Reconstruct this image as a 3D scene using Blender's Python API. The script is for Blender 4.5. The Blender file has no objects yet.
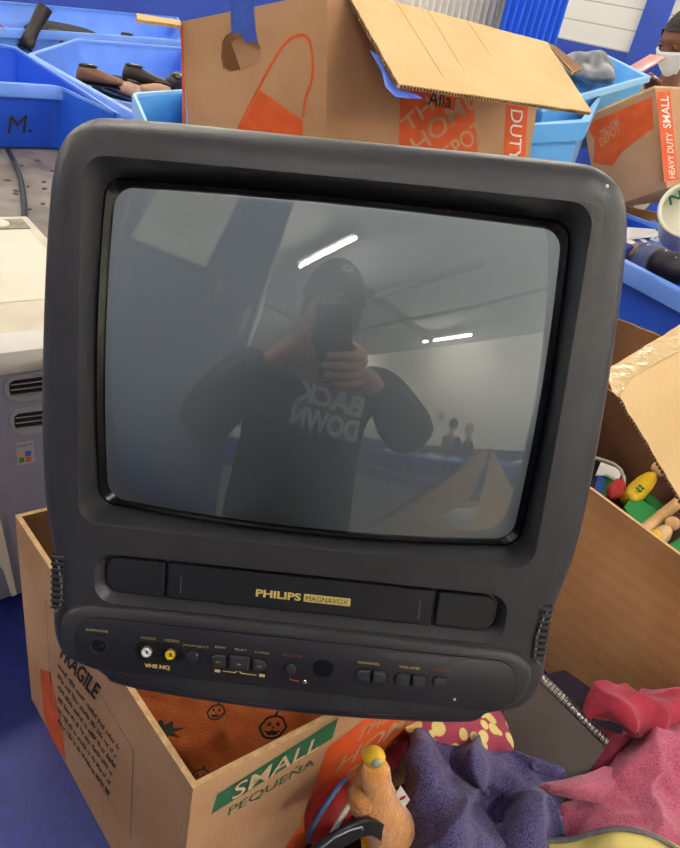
import bpy, bmesh, math, random
from mathutils import Vector, Matrix, noise
random.seed(7)
PI = math.pi
sc = bpy.context.scene
COL = sc.collection

# ------------------------------------------------------------------ camera
F, PT, PH, HC = 690.0, math.radians(31.5), math.radians(12), 1.6
cf = Vector((0, math.cos(PT), -math.sin(PT)))
_u0 = Vector((0, math.sin(PT), math.cos(PT))); _r0 = Vector((1, 0, 0))
cr = _r0*math.cos(PH) + _u0*math.sin(PH)
cu = _u0*math.cos(PH) - _r0*math.sin(PH)
CAM = Vector((0, 0, HC))
def ray(x, y): return cf + cr*((x-340)/F) + cu*((424-y)/F)
def atz(x, y, z):
    d = ray(x, y); return CAM + d*((z-HC)/d.z)
def dep(x, y, d): return CAM + ray(x, y)*d
def onp(x, y, P0, n):
    d = ray(x, y); return CAM + d*(((P0-CAM).dot(n))/d.dot(n))
cam = bpy.data.objects.new('camera', bpy.data.cameras.new('camera'))
COL.objects.link(cam)
M3 = Matrix((cr, cu, -cf)).transposed()
cam.matrix_world = Matrix.Translation(CAM) @ M3.to_4x4()
cam.data.sensor_fit = 'VERTICAL'; cam.data.sensor_height = 24; cam.data.lens = F/848*24
cam.data.clip_start = 0.004; cam.data.clip_end = 60
sc.camera = cam
sc.view_settings.view_transform = 'Standard'; sc.view_settings.look = 'None'
sc.view_settings.gamma = 1; sc.view_settings.use_curve_mapping = False
sc.view_settings.exposure = 1.03
w = bpy.data.worlds.new('world'); sc.world = w; w.use_nodes = True
w.node_tree.nodes['Background'].inputs[0].default_value = (.8, .85, 1, 1)
w.node_tree.nodes['Background'].inputs[1].default_value = 0.2

# ------------------------------------------------------------------ materials
def lin(c):
    if isinstance(c, str):
        c = [int(c[i:i+2], 16)/255 for i in (1, 3, 5)]
        c = [x/12.92 if x <= .04045 else ((x+.055)/1.055)**2.4 for x in c]
    return (c[0], c[1], c[2], 1)
MATS = {}
def mat(name, c, rough=.6, c2=None, scale=20, bump=0, bscale=200, spec=.5, metal=0, trans=0, coat=0, ior=1.45,
        kind='noise', lo=.35, hi=.65, sheen=0, stretch=None, sss=0, alpha=1):
    if name in MATS: return MATS[name]
    m = bpy.data.materials.new(name); m.use_nodes = True; MATS[name] = m
    nt = m.node_tree; b = nt.nodes['Principled BSDF']
    b.inputs['Base Color'].default_value = lin(c); b.inputs['Roughness'].default_value = rough
    b.inputs['Specular IOR Level'].default_value = spec; b.inputs['Metallic'].default_value = metal
    b.inputs['Transmission Weight'].default_value = trans; b.inputs['Coat Weight'].default_value = coat
    b.inputs['IOR'].default_value = ior; b.inputs['Sheen Weight'].default_value = sheen; b.inputs['Alpha'].default_value = alpha
    tc = nt.nodes.new('ShaderNodeTexCoord'); mp = nt.nodes.new('ShaderNodeMapping')
    nt.links.new(tc.outputs['Object'], mp.inputs[0])
    if stretch: mp.inputs['Scale'].default_value = stretch
    if c2:
        if kind == 'noise':
            t = nt.nodes.new('ShaderNodeTexNoise'); t.inputs['Scale'].default_value = scale; t.inputs['Detail'].default_value = 5
            out = t.outputs[0]
        elif kind == 'wave':
            t = nt.nodes.new('ShaderNodeTexWave'); t.inputs['Scale'].default_value = scale; t.inputs['Distortion'].default_value = 1.5
            out = t.outputs[0]
        else:
            t = nt.nodes.new('ShaderNodeTexVoronoi'); t.inputs['Scale'].default_value = scale; out = t.outputs[0]
        nt.links.new(mp.outputs[0], t.inputs['Vector'])
        r = nt.nodes.new('ShaderNodeValToRGB'); e = r.color_ramp.elements
        e[0].position = lo; e[0].color = lin(c); e[1].position = hi; e[1].color = lin(c2)
        nt.links.new(out, r.inputs[0]); nt.links.new(r.outputs[0], b.inputs['Base Color'])
    if bump:
        t = nt.nodes.new('ShaderNodeTexNoise'); t.inputs['Scale'].default_value = bscale; t.inputs['Detail'].default_value = 3
        nt.links.new(mp.outputs[0], t.inputs['Vector'])
        bp = nt.nodes.new('ShaderNodeBump'); bp.inputs['Strength'].default_value = bump; bp.inputs['Distance'].default_value = .002
        nt.links.new(t.outputs[0], bp.inputs['Height']); nt.links.new(bp.outputs[0], b.inputs['Normal'])
    return m
def emit(name, c, s):
    m = bpy.data.materials.new(name); m.use_nodes = True; nt = m.node_tree
    b = nt.nodes['Principled BSDF']; b.inputs['Base Color'].default_value = lin(c)
    b.inputs['Emission Color'].default_value = lin(c); b.inputs['Emission Strength'].default_value = s
    return m
def cardboard(name, c, c2, wscale=60, axis='X', wamt=.25):
    m = mat(name, c, .85, c2, 9, .25, 260, spec=.2)
    nt = m.node_tree; b = nt.nodes['Principled BSDF']
    tc = nt.nodes['Texture Coordinate']
    wv = nt.nodes.new('ShaderNodeTexWave'); wv.bands_direction = axis; wv.inputs['Scale'].default_value = wscale
    wv.inputs['Distortion'].default_value = 1.2; wv.inputs['Detail'].default_value = 2; wv.inputs['Detail Scale'].default_value = 2
    nt.links.new(tc.outputs['Object'], wv.inputs['Vector'])
    mx = nt.nodes.new('ShaderNodeMix'); mx.data_type = 'RGBA'; mx.blend_type = 'MULTIPLY'
    mx.inputs[0].default_value = wamt
    src = b.inputs['Base Color'].links[0].from_socket
    nt.links.new(src, mx.inputs[6]); nt.links.new(wv.outputs[0], mx.inputs[7]); nt.links.new(mx.outputs[2], b.inputs['Base Color'])
    return m

m_tv = mat('tv_plastic', '#303135', .38, '#35363a', 40, .12, 900, spec=.45)
m_tvd = mat('tv_plastic_inner', '#303134', .5, None, 1, .15, 900, spec=.4)
m_tvp = mat('tv_panel', '#2d2e35', .36, None, 1, .08, 900, spec=.4)
m_door = mat('tv_door', '#26272c', .34, None, 1, .08, 900)
m_btn = mat('tv_button', '#36383e', .25)
m_black = mat('black_rubber', '#0a0a0b', .25)
m_groove = mat('dark_groove', '#0c0d10', .7)
m_phos = mat('grey_phosphor', '#c4d2db', .9, '#c0ced8', 3, spec=0)
def glass_mat():
    m = bpy.data.materials.new('crt_glass'); m.use_nodes = True; nt = m.node_tree; nt.nodes.clear()
    o = nt.nodes.new('ShaderNodeOutputMaterial'); mx = nt.nodes.new('ShaderNodeMixShader'); fr = nt.nodes.new('ShaderNodeFresnel'); fr.inputs[0].default_value = 2.35
    tr = nt.nodes.new('ShaderNodeBsdfTransparent'); gl = nt.nodes.new('ShaderNodeBsdfGlossy'); gl.inputs['Roughness'].default_value = 0
    nt.links.new(fr.outputs[0], mx.inputs[0]); nt.links.new(tr.outputs[0], mx.inputs[1]); nt.links.new(gl.outputs[0], mx.inputs[2]); nt.links.new(mx.outputs[0], o.inputs[0]); return m
m_glass = glass_mat()
m_gold = mat('gold_print', '#d9bd74', .45)
m_goldb = mat('gold_badge', '#e0c77a', .35)
m_redp = mat('red_print', '#a8432f', .5)
m_whitejack = mat('white_jack', '#e8e8e8', .3); m_yeljack = mat('yellow_jack', '#e8c81e', .3)
m_chrome = mat('chrome', '#d8d8d8', .2, metal=1)
m_cb = cardboard('cardboard', '#c49c78', '#b98f6a', 70, 'X', .035)
m_cbt = cardboard('cardboard_toy', '#b98d64', '#ab7d54', 26, 'DIAGONAL', .07)
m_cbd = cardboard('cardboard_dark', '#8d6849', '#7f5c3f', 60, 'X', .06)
m_cbl = cardboard('cardboard_light', '#d9bb8c', '#d1b180', 50, 'X', .02)
m_cbe = mat('cardboard_edge', '#d6b584', .9, '#c29c6c', 160, .3, 500)
m_fl = mat('flute', '#6b5237', .9)
m_orange = mat('orange_print', '#e0622c', .7, '#d4561f', 30)
m_green = mat('green_print', '#2c6546', .7)
m_ink = mat('black_ink', '#25221f', .8)
m_tape = mat('clear_tape', '#dcc190', .1, '#d2b47f', 60, 2.5, 55, spec=.9, coat=1)
m_bluetape = mat('blue_tape', '#3a5fc0', .5, '#2f50ab', 60)
m_blue = mat('blue_bin', '#1f55d0', .38, '#2a60dc', 6, .1, 60)
m_blue2 = mat('blue_bin_pale', '#5f8ee6', .38, '#6a98ec', 6, .1, 60)
m_sky = mat('light_blue_bin', '#5aa5e4', .35, '#67b0ea', 6, .1, 60)
m_table = mat('blue_table', '#16226a', .55, '#1a2878', 80, .3, 300)
m_greytab = mat('grey_table', '#8b827c', .6, '#6f6761', 12, .1)
m_beige = mat('beige_plastic', '#dcd8c6', .45, '#d2cdb9', 10)
m_silver = mat('silver_plastic', '#8d90a3', .4, '#868a9c', 30, .1)
m_wall = mat('wall_paint', '#d9dad4', .8, '#d0d1cb', 4, .3, 30)
m_ceil = mat('ceiling_paint', '#e2e4e2', .9, '#d6d8d6', 2, .3, 20)
m_wallb = mat('blue_wall_paint', '#2a48a8', .5, '#2f50b4', 4, .2, 30); m_part = mat('partition_paint', '#34406e', .5, '#3a4678', 4, .2, 30)
m_floor = mat('floor_paint', '#77777a', .5, '#65656a', 3)
m_pipe = mat('pipe_paint', '#6d6f70', .6)
m_white = mat('white_plastic', '#e4e4de', .4)
m_wood = mat('wood', '#d9b27c', .5, '#c89c62', 30, stretch=(1, 1, 8))
m_dark = mat('dark_fabric', '#24252a', .9, '#1c1d21', 60, .4, 400)
m_skinl = mat('skin_light', '#c99a83', .5, sss=.1); m_skind = mat('skin_dark', '#6f4632', .45)
m_hair = mat('hair_dark', '#1c1512', .7, None, 1, .8, 120); m_hairg = mat('hair_grey', '#8a8682', .7, None, 1, .8, 120)
m_leather = mat('shoe_leather', '#2a2220', .4); m_leather2 = mat('shoe_brown', '#6e4a35', .5); m_tan = mat('shoe_tan', '#b89478', .6)

# ------------------------------------------------------------------ object helpers
def tag(o, label=None, cat=None, group=None, kind=None):
    if label: o['label'] = label
    if cat: o['category'] = cat
    if group: o['group'] = group
    if kind: o['kind'] = kind
    return o
def thing(name, label, cat, loc=(0, 0, 0), rz=0, group=None, mw=None):
    o = bpy.data.objects.new(name, None); COL.objects.link(o); o.empty_display_size = .05
    if mw is not None: o.matrix_world = mw
    else: o.location = loc; o.rotation_euler = (0, 0, rz)
    return tag(o, label, cat, group)
def link(name, me, m, parent=None, local=True, ang=35, smooth=True):
    if m is not None and len(me.materials) == 0: me.materials.append(m)
    if smooth:
        for p in me.polygons: p.use_smooth = True
        if ang < 179: me.set_sharp_from_angle(angle=math.radians(ang))
    o = bpy.data.objects.new(name, me); COL.objects.link(o)
    if parent is not None:
        o.parent = parent
        if not local:
            bpy.context.view_layer.update()
            o.matrix_parent_inverse = parent.matrix_world.inverted()
    return o
def mk(name, V, Fc, m, parent=None, local=True, ang=35, smooth=True):
    me = bpy.data.meshes.new(name); me.from_pydata([tuple(v) for v in V], [], Fc); me.update()
    bm = bmesh.new(); bm.from_mesh(me); bmesh.ops.recalc_face_normals(bm, faces=bm.faces); bm.to_mesh(me); bm.free()
    return link(name, me, m, parent, local, ang, smooth)
class G:
    def __init__(s): s.V = []; s.F = []
    def add(s, V, Fc):
        n = len(s.V); s.V += [Vector(v) for v in V]; s.F += [tuple(i+n for i in f) for f in Fc]; return s
    def box(s, c, d, R=None, bev=0):
        bm = bmesh.new(); bmesh.ops.create_cube(bm, size=1)
        for v in bm.verts: v.co = Vector((v.co.x*d[0], v.co.y*d[1], v.co.z*d[2]))
        if bev: bmesh.ops.bevel(bm, geom=bm.edges[:], offset=bev, segments=2, profile=.6, affect='EDGES')
        for v in bm.verts:
            v.co = (R @ v.co if R else v.co) + Vector(c)
        bm.verts.index_update()
        s.add([v.co.copy() for v in bm.verts], [[v.index for v in f.verts] for f in bm.faces]); bm.free(); return s
    def cyl(s, a, b, r, r2=None, n=20, cap=True):
        return s.tube([a, b], [r, r if r2 is None else r2], n, cap)
    def tube(s, pts, rad, n=12, cap=True):
        pts = [Vector(p) for p in pts]
        if not isinstance(rad, (list, tuple)): rad = [rad]*len(pts)
        V = []; Fc = []; up = None
        for i, p in enumerate(pts):
            t = (pts[min(i+1, len(pts)-1)] - pts[max(i-1, 0)]).normalized()
            if up is None: up = t.orthogonal().normalized()
            up = (up - t*up.dot(t)).normalized(); sd = t.cross(up)
            for k in range(n):
                a = 2*PI*k/n; V.append(p + (up*math.cos(a) + sd*math.sin(a))*rad[i])
        for i in range(len(pts)-1):
            for k in range(n):
                Fc.append((i*n+k, i*n+(k+1) % n, (i+1)*n+(k+1) % n, (i+1)*n+k))
        if cap: Fc.append(tuple(range(n))); Fc.append(tuple(range((len(pts)-1)*n, len(pts)*n)))
        return s.add(V, Fc)
    def ell(s, c, r, R=None, n=20, k=12):
        V = [Vector((0, 0, 1))]; Fc = []
        for i in range(1, k):
            th = PI*i/k
            for j in range(n):
                a = 2*PI*j/n; V.append(Vector((math.sin(th)*math.cos(a), math.sin(th)*math.sin(a), math.cos(th))))
        V.append(Vector((0, 0, -1)))
        for j in range(n): Fc.append((0, 1+j, 1+(j+1) % n)); Fc.append((len(V)-1, 1+(k-2)*n+(j+1) % n, 1+(k-2)*n+j))
        for i in range(k-2):
            for j in range(n): Fc.append((1+i*n+j, 1+i*n+(j+1) % n, 1+(i+1)*n+(j+1) % n, 1+(i+1)*n+j))
        out = []
        for v in V:
            q = Vector((v.x*r[0], v.y*r[1], v.z*r[2])); out.append((R @ q if R else q) + Vector(c))
        return s.add(out, Fc)
    def loft(s, loops, c0=True, c1=True):
        n = len(loops[0]); V = [v for l in loops for v in l]; Fc = []
        for i in range(len(loops)-1):
            for k in range(n): Fc.append((i*n+k, i*n+(k+1) % n, (i+1)*n+(k+1) % n, (i+1)*n+k))
        if c0: Fc.append(tuple(range(n)))
        if c1: Fc.append(tuple(range((len(loops)-1)*n, len(loops)*n)))
        return s.add(V, Fc)
    def slab(s, quad, n, t):
        """solid of thickness t behind the polygon (n = outward normal)"""
        q = [Vector(p) for p in quad]; k = len(q); V = q + [p - n*t for p in q]
        Fc = [tuple(range(k)), tuple(range(k, 2*k))] + [(i, (i+1) % k, k+(i+1) % k, k+i) for i in range(k)]
        return s.add(V, Fc)
    def out(s, name, m, parent=None, local=True, ang=35, smooth=True): return mk(name, s.V, s.F, m, parent, local, ang, smooth)

def rrect(x0, x1, y0, y1, r, n=8):
    P = []
    for cx, cy, a0 in ((x1-r, y1-r, 0), (x0+r, y1-r, 90), (x0+r, y0+r, 180), (x1-r, y0+r, 270)):
        for i in range(n+1):
            a = math.radians(a0 + 90*i/n); P.append((cx+r*math.cos(a), cy+r*math.sin(a)))
    return P
def offset(P, d):
    """inset a closed CCW outline by d"""
    n = len(P); out = []
    for i in range(n):
        x0, y0 = P[i-1]; x1, y1 = P[i]; x2, y2 = P[(i+1) % n]
        a = Vector((x1-x0, y1-y0)); b = Vector((x2-x1, y2-y1))
        if a.length < 1e-9: a = b
        if b.length < 1e-9: b = a
        t = (a.normalized()+b.normalized()).normalized(); out.append((x1 - t.y*d, y1 + t.x*d))
    return out
def L3(P, z): return [Vector((x, y, z)) for x, y in P]
def chaikin(P, it=3, closed=True):
    for _ in range(it):
        Q = []
        for i in range(len(P)):
            a = P[i]; b = P[(i+1) % len(P)]
            Q.append((a[0]*.75+b[0]*.25, a[1]*.75+b[1]*.25)); Q.append((a[0]*.25+b[0]*.75, a[1]*.25+b[1]*.75))
        P = Q
    return P
def resample(P, n):
    L = [0]; m = len(P)
    for i in range(m):
        a = P[i]; b = P[(i+1) % m]; L.append(L[-1]+math.hypot(b[0]-a[0], b[1]-a[1]))
    out = []; j = 0
    for k in range(n):
        t = L[-1]*k/n
        while L[j+1] < t: j += 1
        f = (t-L[j])/max(1e-12, L[j+1]-L[j]); a = P[j % m]; b = P[(j+1) % m]
        out.append((a[0]+(b[0]-a[0])*f, a[1]+(b[1]-a[1])*f))
    return out

# lettering ------------------------------------------------------------
def text2d(s, bold=0.0, res=3):
    if s[0] == '~':                      # print too small to read: rows of short word strokes
        rg = random.Random(s); V = []; Fc = []; x = 0
        while x < .97:
            for _ in range(rg.randint(2, 7)):
                wd = .012+.006*rg.random(); h0 = rg.choice((0, 0, .0, .25)); h1 = rg.choice((.7, .7, 1.0)); k = len(V)
                V += [(x, h0), (min(1, x+wd), h0), (min(1, x+wd), h1), (x, h1)]; Fc.append((k, k+1, k+2, k+3)); x += wd+.008
                if x >= .97: break
            x += .025
        return V, Fc
    cu_ = bpy.data.curves.new('lettering', 'FONT'); cu_.body = s; cu_.size = 1; cu_.resolution_u = res; cu_.offset = bold
    cu_.fill_mode = 'FRONT'
    o = bpy.data.objects.new('lettering', cu_); COL.objects.link(o)
    dg = bpy.context.evaluated_depsgraph_get(); dg.update()
    me = bpy.data.meshes.new_from_object(o.evaluated_get(dg))
    V = [(v.co.x, v.co.y) for v in me.vertices]; Fc = [tuple(p.vertices) for p in me.polygons]
    bpy.data.objects.remove(o); bpy.data.curves.remove(cu_); bpy.data.meshes.remove(me)
    xs = [v[0] for v in V]; ys = [v[1] for v in V]
    x0, x1, y0, y1 = min(xs), max(xs), min(ys), max(ys)
    return [((x-x0)/(x1-x0), (y-y0)/(y1-y0)) for x, y in V], Fc
def text_par(name, s, O, U, Vv, n, m, parent, local=False, bold=0.02, off=.0006):
    """lettering filling the parallelogram O, O+U, O+V"""
    T, Fc = text2d(s, bold)
    return mk(name, [O + U*x + Vv*y + n*off for x, y in T], Fc, m, parent, local, smooth=False)
def text_px(name, s, po, pr, pu, P0, n, m, parent, bold=0.02, off=.0006):
    O = onp(*po, P0, n); R = onp(*pr, P0, n); U = onp(*pu, P0, n)
    return text_par(name, s, O, R-O, U-O, n, m, parent, False, bold, off)
def poly_px(name, pts, P0, n, m, parent, off=.0004, t=.0):
    V = [onp(x, y, P0, n) + n*off for x, y in pts]
    return mk(name, V, [tuple(range(len(V)))], m, parent, False, smooth=False)
def line_px(name, pts, wd, P0, n, m, parent, off=.0007, closed=False):
    V = [onp(x, y, P0, n) + n*off for x, y in pts]; g = G(); k = len(V)
    L_ = []; R_ = []
    for i in range(k):
        a = V[(i-1) % k] if (closed or i > 0) else V[i]; b = V[(i+1) % k] if (closed or i < k-1) else V[i]
        sd = (b-a).normalized().cross(n)*wd/2; L_.append(V[i]+sd); R_.append(V[i]-sd)
    g.add(L_+R_, [(i, (i+1) % k, k+(i+1) % k, k+i) for i in range(k if closed else k-1)])
    return g.out(name, m, parent, False, smooth=False)

# skin bodies ------------------------------------------------------------
def skin(name, chains, m, parent=None, sub=2, extra=None, local=True):
    """chains: list of lists of (xyz, radius or (rx,ry)); first vertex of each chain is its root; joined when they share a point"""
    V = []; E_ = []; R_ = []; roots = []; idx = {}
    for ch in chains:
        prev = None
        for k, (p, r) in enumerate(ch):
            key = tuple(round(q, 4) for q in p)
            if key not in idx:
                idx[key] = len(V); V.append(p); R_.append(r if isinstance(r, (tuple, list)) else (r, r))
                if prev is None: roots.append(idx[key])
            i = idx[key]
            if prev is not None: E_.append((prev, i))
            prev = i
    me = bpy.data.meshes.new(name); me.from_pydata([tuple(v) for v in V], E_, []); me.update()
    bm = bmesh.new(); bm.from_mesh(me); sk = bm.verts.layers.skin.verify(); bm.verts.ensure_lookup_table()
    for i, v in enumerate(bm.verts): v[sk].radius = R_[i]; v[sk].use_root = i in roots
    bm.to_mesh(me); bm.free()
    o = bpy.data.objects.new(name, me); COL.objects.link(o)
    md = o.modifiers.new('skin', 'SKIN'); md.use_smooth_shade = True; md.branch_smoothing = .6
    o.modifiers.new('sub', 'SUBSURF').levels = sub
    dg = bpy.context.evaluated_depsgraph_get(); dg.update()
    me2 = bpy.data.meshes.new_from_object(o.evaluated_get(dg))
    bpy.data.objects.remove(o)
    V2 = [v.co.copy() for v in me2.vertices]; F2 = [tuple(p.vertices) for p in me2.polygons]
    g = G(); g.add(V2, F2)
    if extra: g.add(extra.V, extra.F)
    return g.out(name, m, parent, local, 180)

def head_geo(c, rot, s=1.0):
    """head ~ .24 tall facing -Y locally, rot is a 3x3"""
    g = G(); g.ell((0, 0, 0), (1, 1, 1), None, 40, 30); out = G()
    for v in g.V:
        x, y, z = v; w_ = 1 - .28*max(0, -z)**1.5; dp = 1 - .12*max(0, -z)
        X = x*.077*w_; Y = y*.097*dp; Z = z*.12
        if y < 0:
            f = math.exp(-(x/.22)**2)
            Y -= .02*f*math.exp(-((z+.22)/.17)**2)*(-y)          # nose
            Y -= .006*math.exp(-(x/.35)**2)*math.exp(-((z+.58)/.09)**2)  # lips
            for sx in (-.42, .42): Y += .010*math.exp(-((x-sx)/.2)**2-((z-.03)/.12)**2)   # sockets
            Y -= .006*math.exp(-((z-.2)/.08)**2)*math.exp(-(x/.6)**2)
            Y -= .008*math.exp(-(x/.3)**2)*math.exp(-((z+.9)/.15)**2)
        out.V.append(Vector((X, Y, Z)))
    out.F = g.F
    for sx in (-1, 1):
        out.ell((sx*.079, .01, -.01), (.01, .02, .032)); out.ell((sx*.033, -.082, .004), (.013, .010, .009))
    for i, v in enumerate(out.V): out.V[i] = Vector(c) + rot @ (v*s)
    return out
def hair_geo(c, rot, s=1.0, low=-.1):
    g = G(); g.ell((0, 0, 0), (1, 1, 1), None, 36, 26); out = G()
    for v in g.V:
        x, y, z = v
        zz = max(z, low - .5*max(0, y) + (.55 if y < -.25 else 0)*min(1, (-y-.25)*2))
        k = 1 + .02*noise.noise(Vector((x*6, y*6, z*6)))
        out.V.append(Vector(c) + rot @ (Vector((x*.086*k, y*.106*k+.004, zz*.13*k))*s))
    out.F = g.F; return out

# ------------------------------------------------------------------ the room (axes a, b turned against the camera)
ea = Vector((.6, .8, 0)); eb = Vector((.79, -.613, 0)).normalized(); ea = Vector((-eb.y, eb.x, 0))
CEIL = 4.0; A0, A1, B0, B1 = -11.0, 8.3, -7.0, 6.4
def ab(a, b, z=0): return ea*a + eb*b + Vector((0, 0, z))
def struct(name, g, m): return tag(g.out(name, m, None, smooth=False), kind='structure')
def rbox(a0, a1, b0, b1, z0, z1):
    g = G(); V = [ab(a, b, z) for z in (z0, z1) for a, b in ((a0, b0), (a1, b0), (a1, b1), (a0, b1))]
    return g.add(V, [(0, 1, 2, 3), (4, 5, 6, 7), (0, 1, 5, 4), (1, 2, 6, 5), (2, 3, 7, 6), (3, 0, 4, 7)])
struct('floor', rbox(A0, A1, B0, B1, -.1, 0), m_floor)
struct('ceiling', rbox(A0, A1, B0, B1, CEIL, CEIL+.1), m_ceil)
# block wall: courses and the blue painted band in one material
def wall_mat(nm='block_wall', band=1.6, seam='#a9a9a2', bl='#2947a6'):
    m = mat(nm, '#dcdcd4', .7, None, 1, .25, 40); nt = m.node_tree; b = nt.nodes['Principled BSDF']
    tc = nt.nodes['Texture Coordinate']; sep = nt.nodes.new('ShaderNodeSeparateXYZ'); nt.links.new(tc.outputs['Object'], sep.inputs[0])
    def mth(op, a, v):
        n_ = nt.nodes.new('ShaderNodeMath'); n_.operation = op; nt.links.new(a, n_.inputs[0]); n_.inputs[1].default_value = v; return n_.outputs[0]
    f = mth('MULTIPLY', sep.outputs[2], 5.0); fr = mth('FRACT', f, 0); ln = mth('GREATER_THAN', fr, .06)
    blue = mth('GREATER_THAN', sep.outputs[2], band)
    mx = nt.nodes.new('ShaderNodeMix'); mx.data_type = 'RGBA'; mx.inputs[6].default_value = lin(seam); mx.inputs[7].default_value = lin('#dcdcd4')
    nt.links.new(ln, mx.inputs[0])
    mx2 = nt.nodes.new('ShaderNodeMix'); mx2.data_type = 'RGBA'; mx2.inputs[6].default_value = lin(bl); nt.links.new(mx.outputs[2], mx2.inputs[7])
    nt.links.new(blue, mx2.inputs[0]); nt.links.new(mx2.outputs[2], b.inputs['Base Color']); return m
m_block = wall_mat(); m_side = wall_mat('side_wall', 1.25, '#d6d6ce', '#39487c')
struct('wall_front', rbox(A1, A1+.15, B0, B1, 0, CEIL), m_block)
struct('wall_back', rbox(A0-.15, A0, B0, B1, 0, CEIL), m_block)
struct('wall_right', rbox(A0, A1, B1, B1+.15, 0, CEIL), m_side)
struct('wall_left', rbox(A0, A1, B0-.15, B0, 0, CEIL), m_block)
# blue partition close behind the photographer on the left
pA = Vector((-.42, -.86, 0)); pB = Vector((-1.75, -.35, 0)); pn = Vector((pB-pA).cross(Vector((0, 0, 1)))).normalized()
if pn.y < 0: pn = -pn
g = G(); g.slab([pA, pB, pB+Vector((0, 0, CEIL)), pA+Vector((0, 0, CEIL))], pn, .3)
struct('wall_partition', g, m_part)
# blue pilaster on the front wall at the far right
struct('trim_1', rbox(A1-.06, A1, -3.6, -3.33, 0, CEIL), m_wallb)

# ceiling lights
m_tube = emit('tube_glow', '#fff4e6', 1.0)
TUBE = 95.0
m_tube.node_tree.nodes['Principled BSDF'].inputs['Emission Strength'].default_value = TUBE
lights = []
li = 0
for a in (-7.0, -3.4, 0.3, 3.8, 7.2):
    for b in (-5.6, -2.1, 1.85, 5.5):
        if b == 5.5 and a == -3.4: b = 5.75
        if (a, b) == (-3.4, 1.85): a, b = -2.85, 1.69
        if (a, b) == (-3.4, 5.75): a, b = -3.5, 5.45
        p = ab(a, b, CEIL-.16)
        t = thing('ceiling_light', 'white fluorescent batten light hanging from the hall ceiling', 'ceiling light', p, group='fluorescent lights on the ceiling')
        R = Matrix((ea, eb, Vector((0, 0, 1)))).transposed()
        g = G(); g.box((0, 0, .055), (1.36, .14, .05), R, .005); g.box((.45*ea.x, .45*ea.y, .12), (.01, .01, .09), R); g.box((-.45*ea.x, -.45*ea.y, .12), (.01, .01, .09), R)
        g.out('housing', m_white, t)
        g = G(); g.cyl(ea*-.66, ea*.66, .022, None, 12); g.out('tube', m_tube, t)
        if (a, b) == (-2.85, 1.69): t['label'] = 'fluorescent light reflected in the screen just above the dark cap'
        if (a, b) == (-3.5, 5.45): t['label'] = 'fluorescent light reflected in the screen right of the jacket shoulder'
# ceiling pipes
def pipe(p, q, r, label):
    g = G(); g.cyl(p, q, r, None, 14)
    o = g.out('ceiling_pipe', m_pipe); tag(o, label, 'pipe')
    return o
z_ = CEIL-.2
pipe((.30, -4.05, z_), (2.25, -5.75, z_), .09, 'thick dark pipe under the ceiling running away towards the far light')
pipe((.55, -4.25, z_-.02), (1.79, -2.49, z_-.02), .06, 'shorter grey ceiling pipe ending in an elbow')
pipe((-.2, -6.9, z_-.12), (3.2, -2.1, z_-.12), .03, 'thin grey sprinkler pipe crossing the ceiling')
pipe((-2.4, -5.1, z_-.05), (-.6, -6.7, z_-.05), .05, 'grey ceiling pipe beyond the blue partition')

# ------------------------------------------------------------------ tables
TZ = .77
def table(name, c, sx, sy, z, rz, m, label):
    t = thing(name, label, 'table', (c[0], c[1], 0), rz)
    g = G(); g.box((0, 0, z-.02), (sx, sy, .04), None, .006); g.out('tabletop', m, t)
    for x in (-1, 1):
        for y in (-1, 1):
            g = G(); g.cyl((x*(sx/2-.08), y*(sy/2-.08), 0), (x*(sx/2-.08), y*(sy/2-.08), z-.04), .02); g.out('leg', m_pipe, t)
    return t
table('display_table', (0, .68), 2.3, 1.06, TZ, 0, m_table, 'long blue table under the television and cartons')
table('trestle_table', (-1.25, 2.95), 2.9, 3.2, .93, 0, m_greytab, 'grey table behind carrying the big blue bins')
table('trestle_table', (1.55, 2.15), 2.4, 1.7, .80, 0, m_greytab, 'grey table on the right under light blue tote and carton')
table('trestle_table', (.9, -.35), .75, 1.0, .77, 0, m_greytab, 'small grey table beside the photographer, reflected in the screen')
table('trestle_table', ab(-1.6, 4.0).xy, 3.0, 1.0, .8, math.atan2(ea.y, ea.x), m_greytab, 'grey table behind the photographer with bins of clothes')

# ------------------------------------------------------------------ cartons
def carton(name, top, bot, m, label, parts_t=.0045, mi=None, cat='cardboard box'):
    """top, bot: four world corners in order; open on top, real board thickness"""
    top = [Vector(p) for p in top]; bot = [Vector(p) for p in bot]
    c = sum(bot, Vector())/4; t = thing(name, label, cat, c)
    ct = sum(top, Vector())/4; cb = c
    k = 1
    g = G(); th = parts_t
    def ins(P, ce):
        out = []
        for i in range(4):
            a = (P[i-1]-P[i]).normalized(); b = (P[(i+1) % 4]-P[i]).normalized(); out.append(P[i]+(a+b)*th)
        return out
    ti = ins(top, ct); bi = [p + (t_-b_).normalized()*th for p, t_, b_ in zip(ins(bot, cb), top, bot)]
    V = bot+top+ti+bi
    Fc = [(0, 1, 2, 3)] + [(i, (i+1) % 4, 4+(i+1) % 4, 4+i) for i in range(4)] + [(4+i, 4+(i+1) % 4, 8+(i+1) % 4, 8+i) for i in range(4)] \
        + [(8+i, 8+(i+1) % 4, 12+(i+1) % 4, 12+i) for i in range(4)] + [(12, 13, 14, 15)]
    o = mk('body', V, Fc, m, t, False, smooth=False)
    o.data.materials.append(m_cbe)
    for f in o.data.polygons:
        if 5 <= f.index <= 8: f.material_index = 1
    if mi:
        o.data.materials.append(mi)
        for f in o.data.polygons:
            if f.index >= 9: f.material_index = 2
    return t
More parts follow.
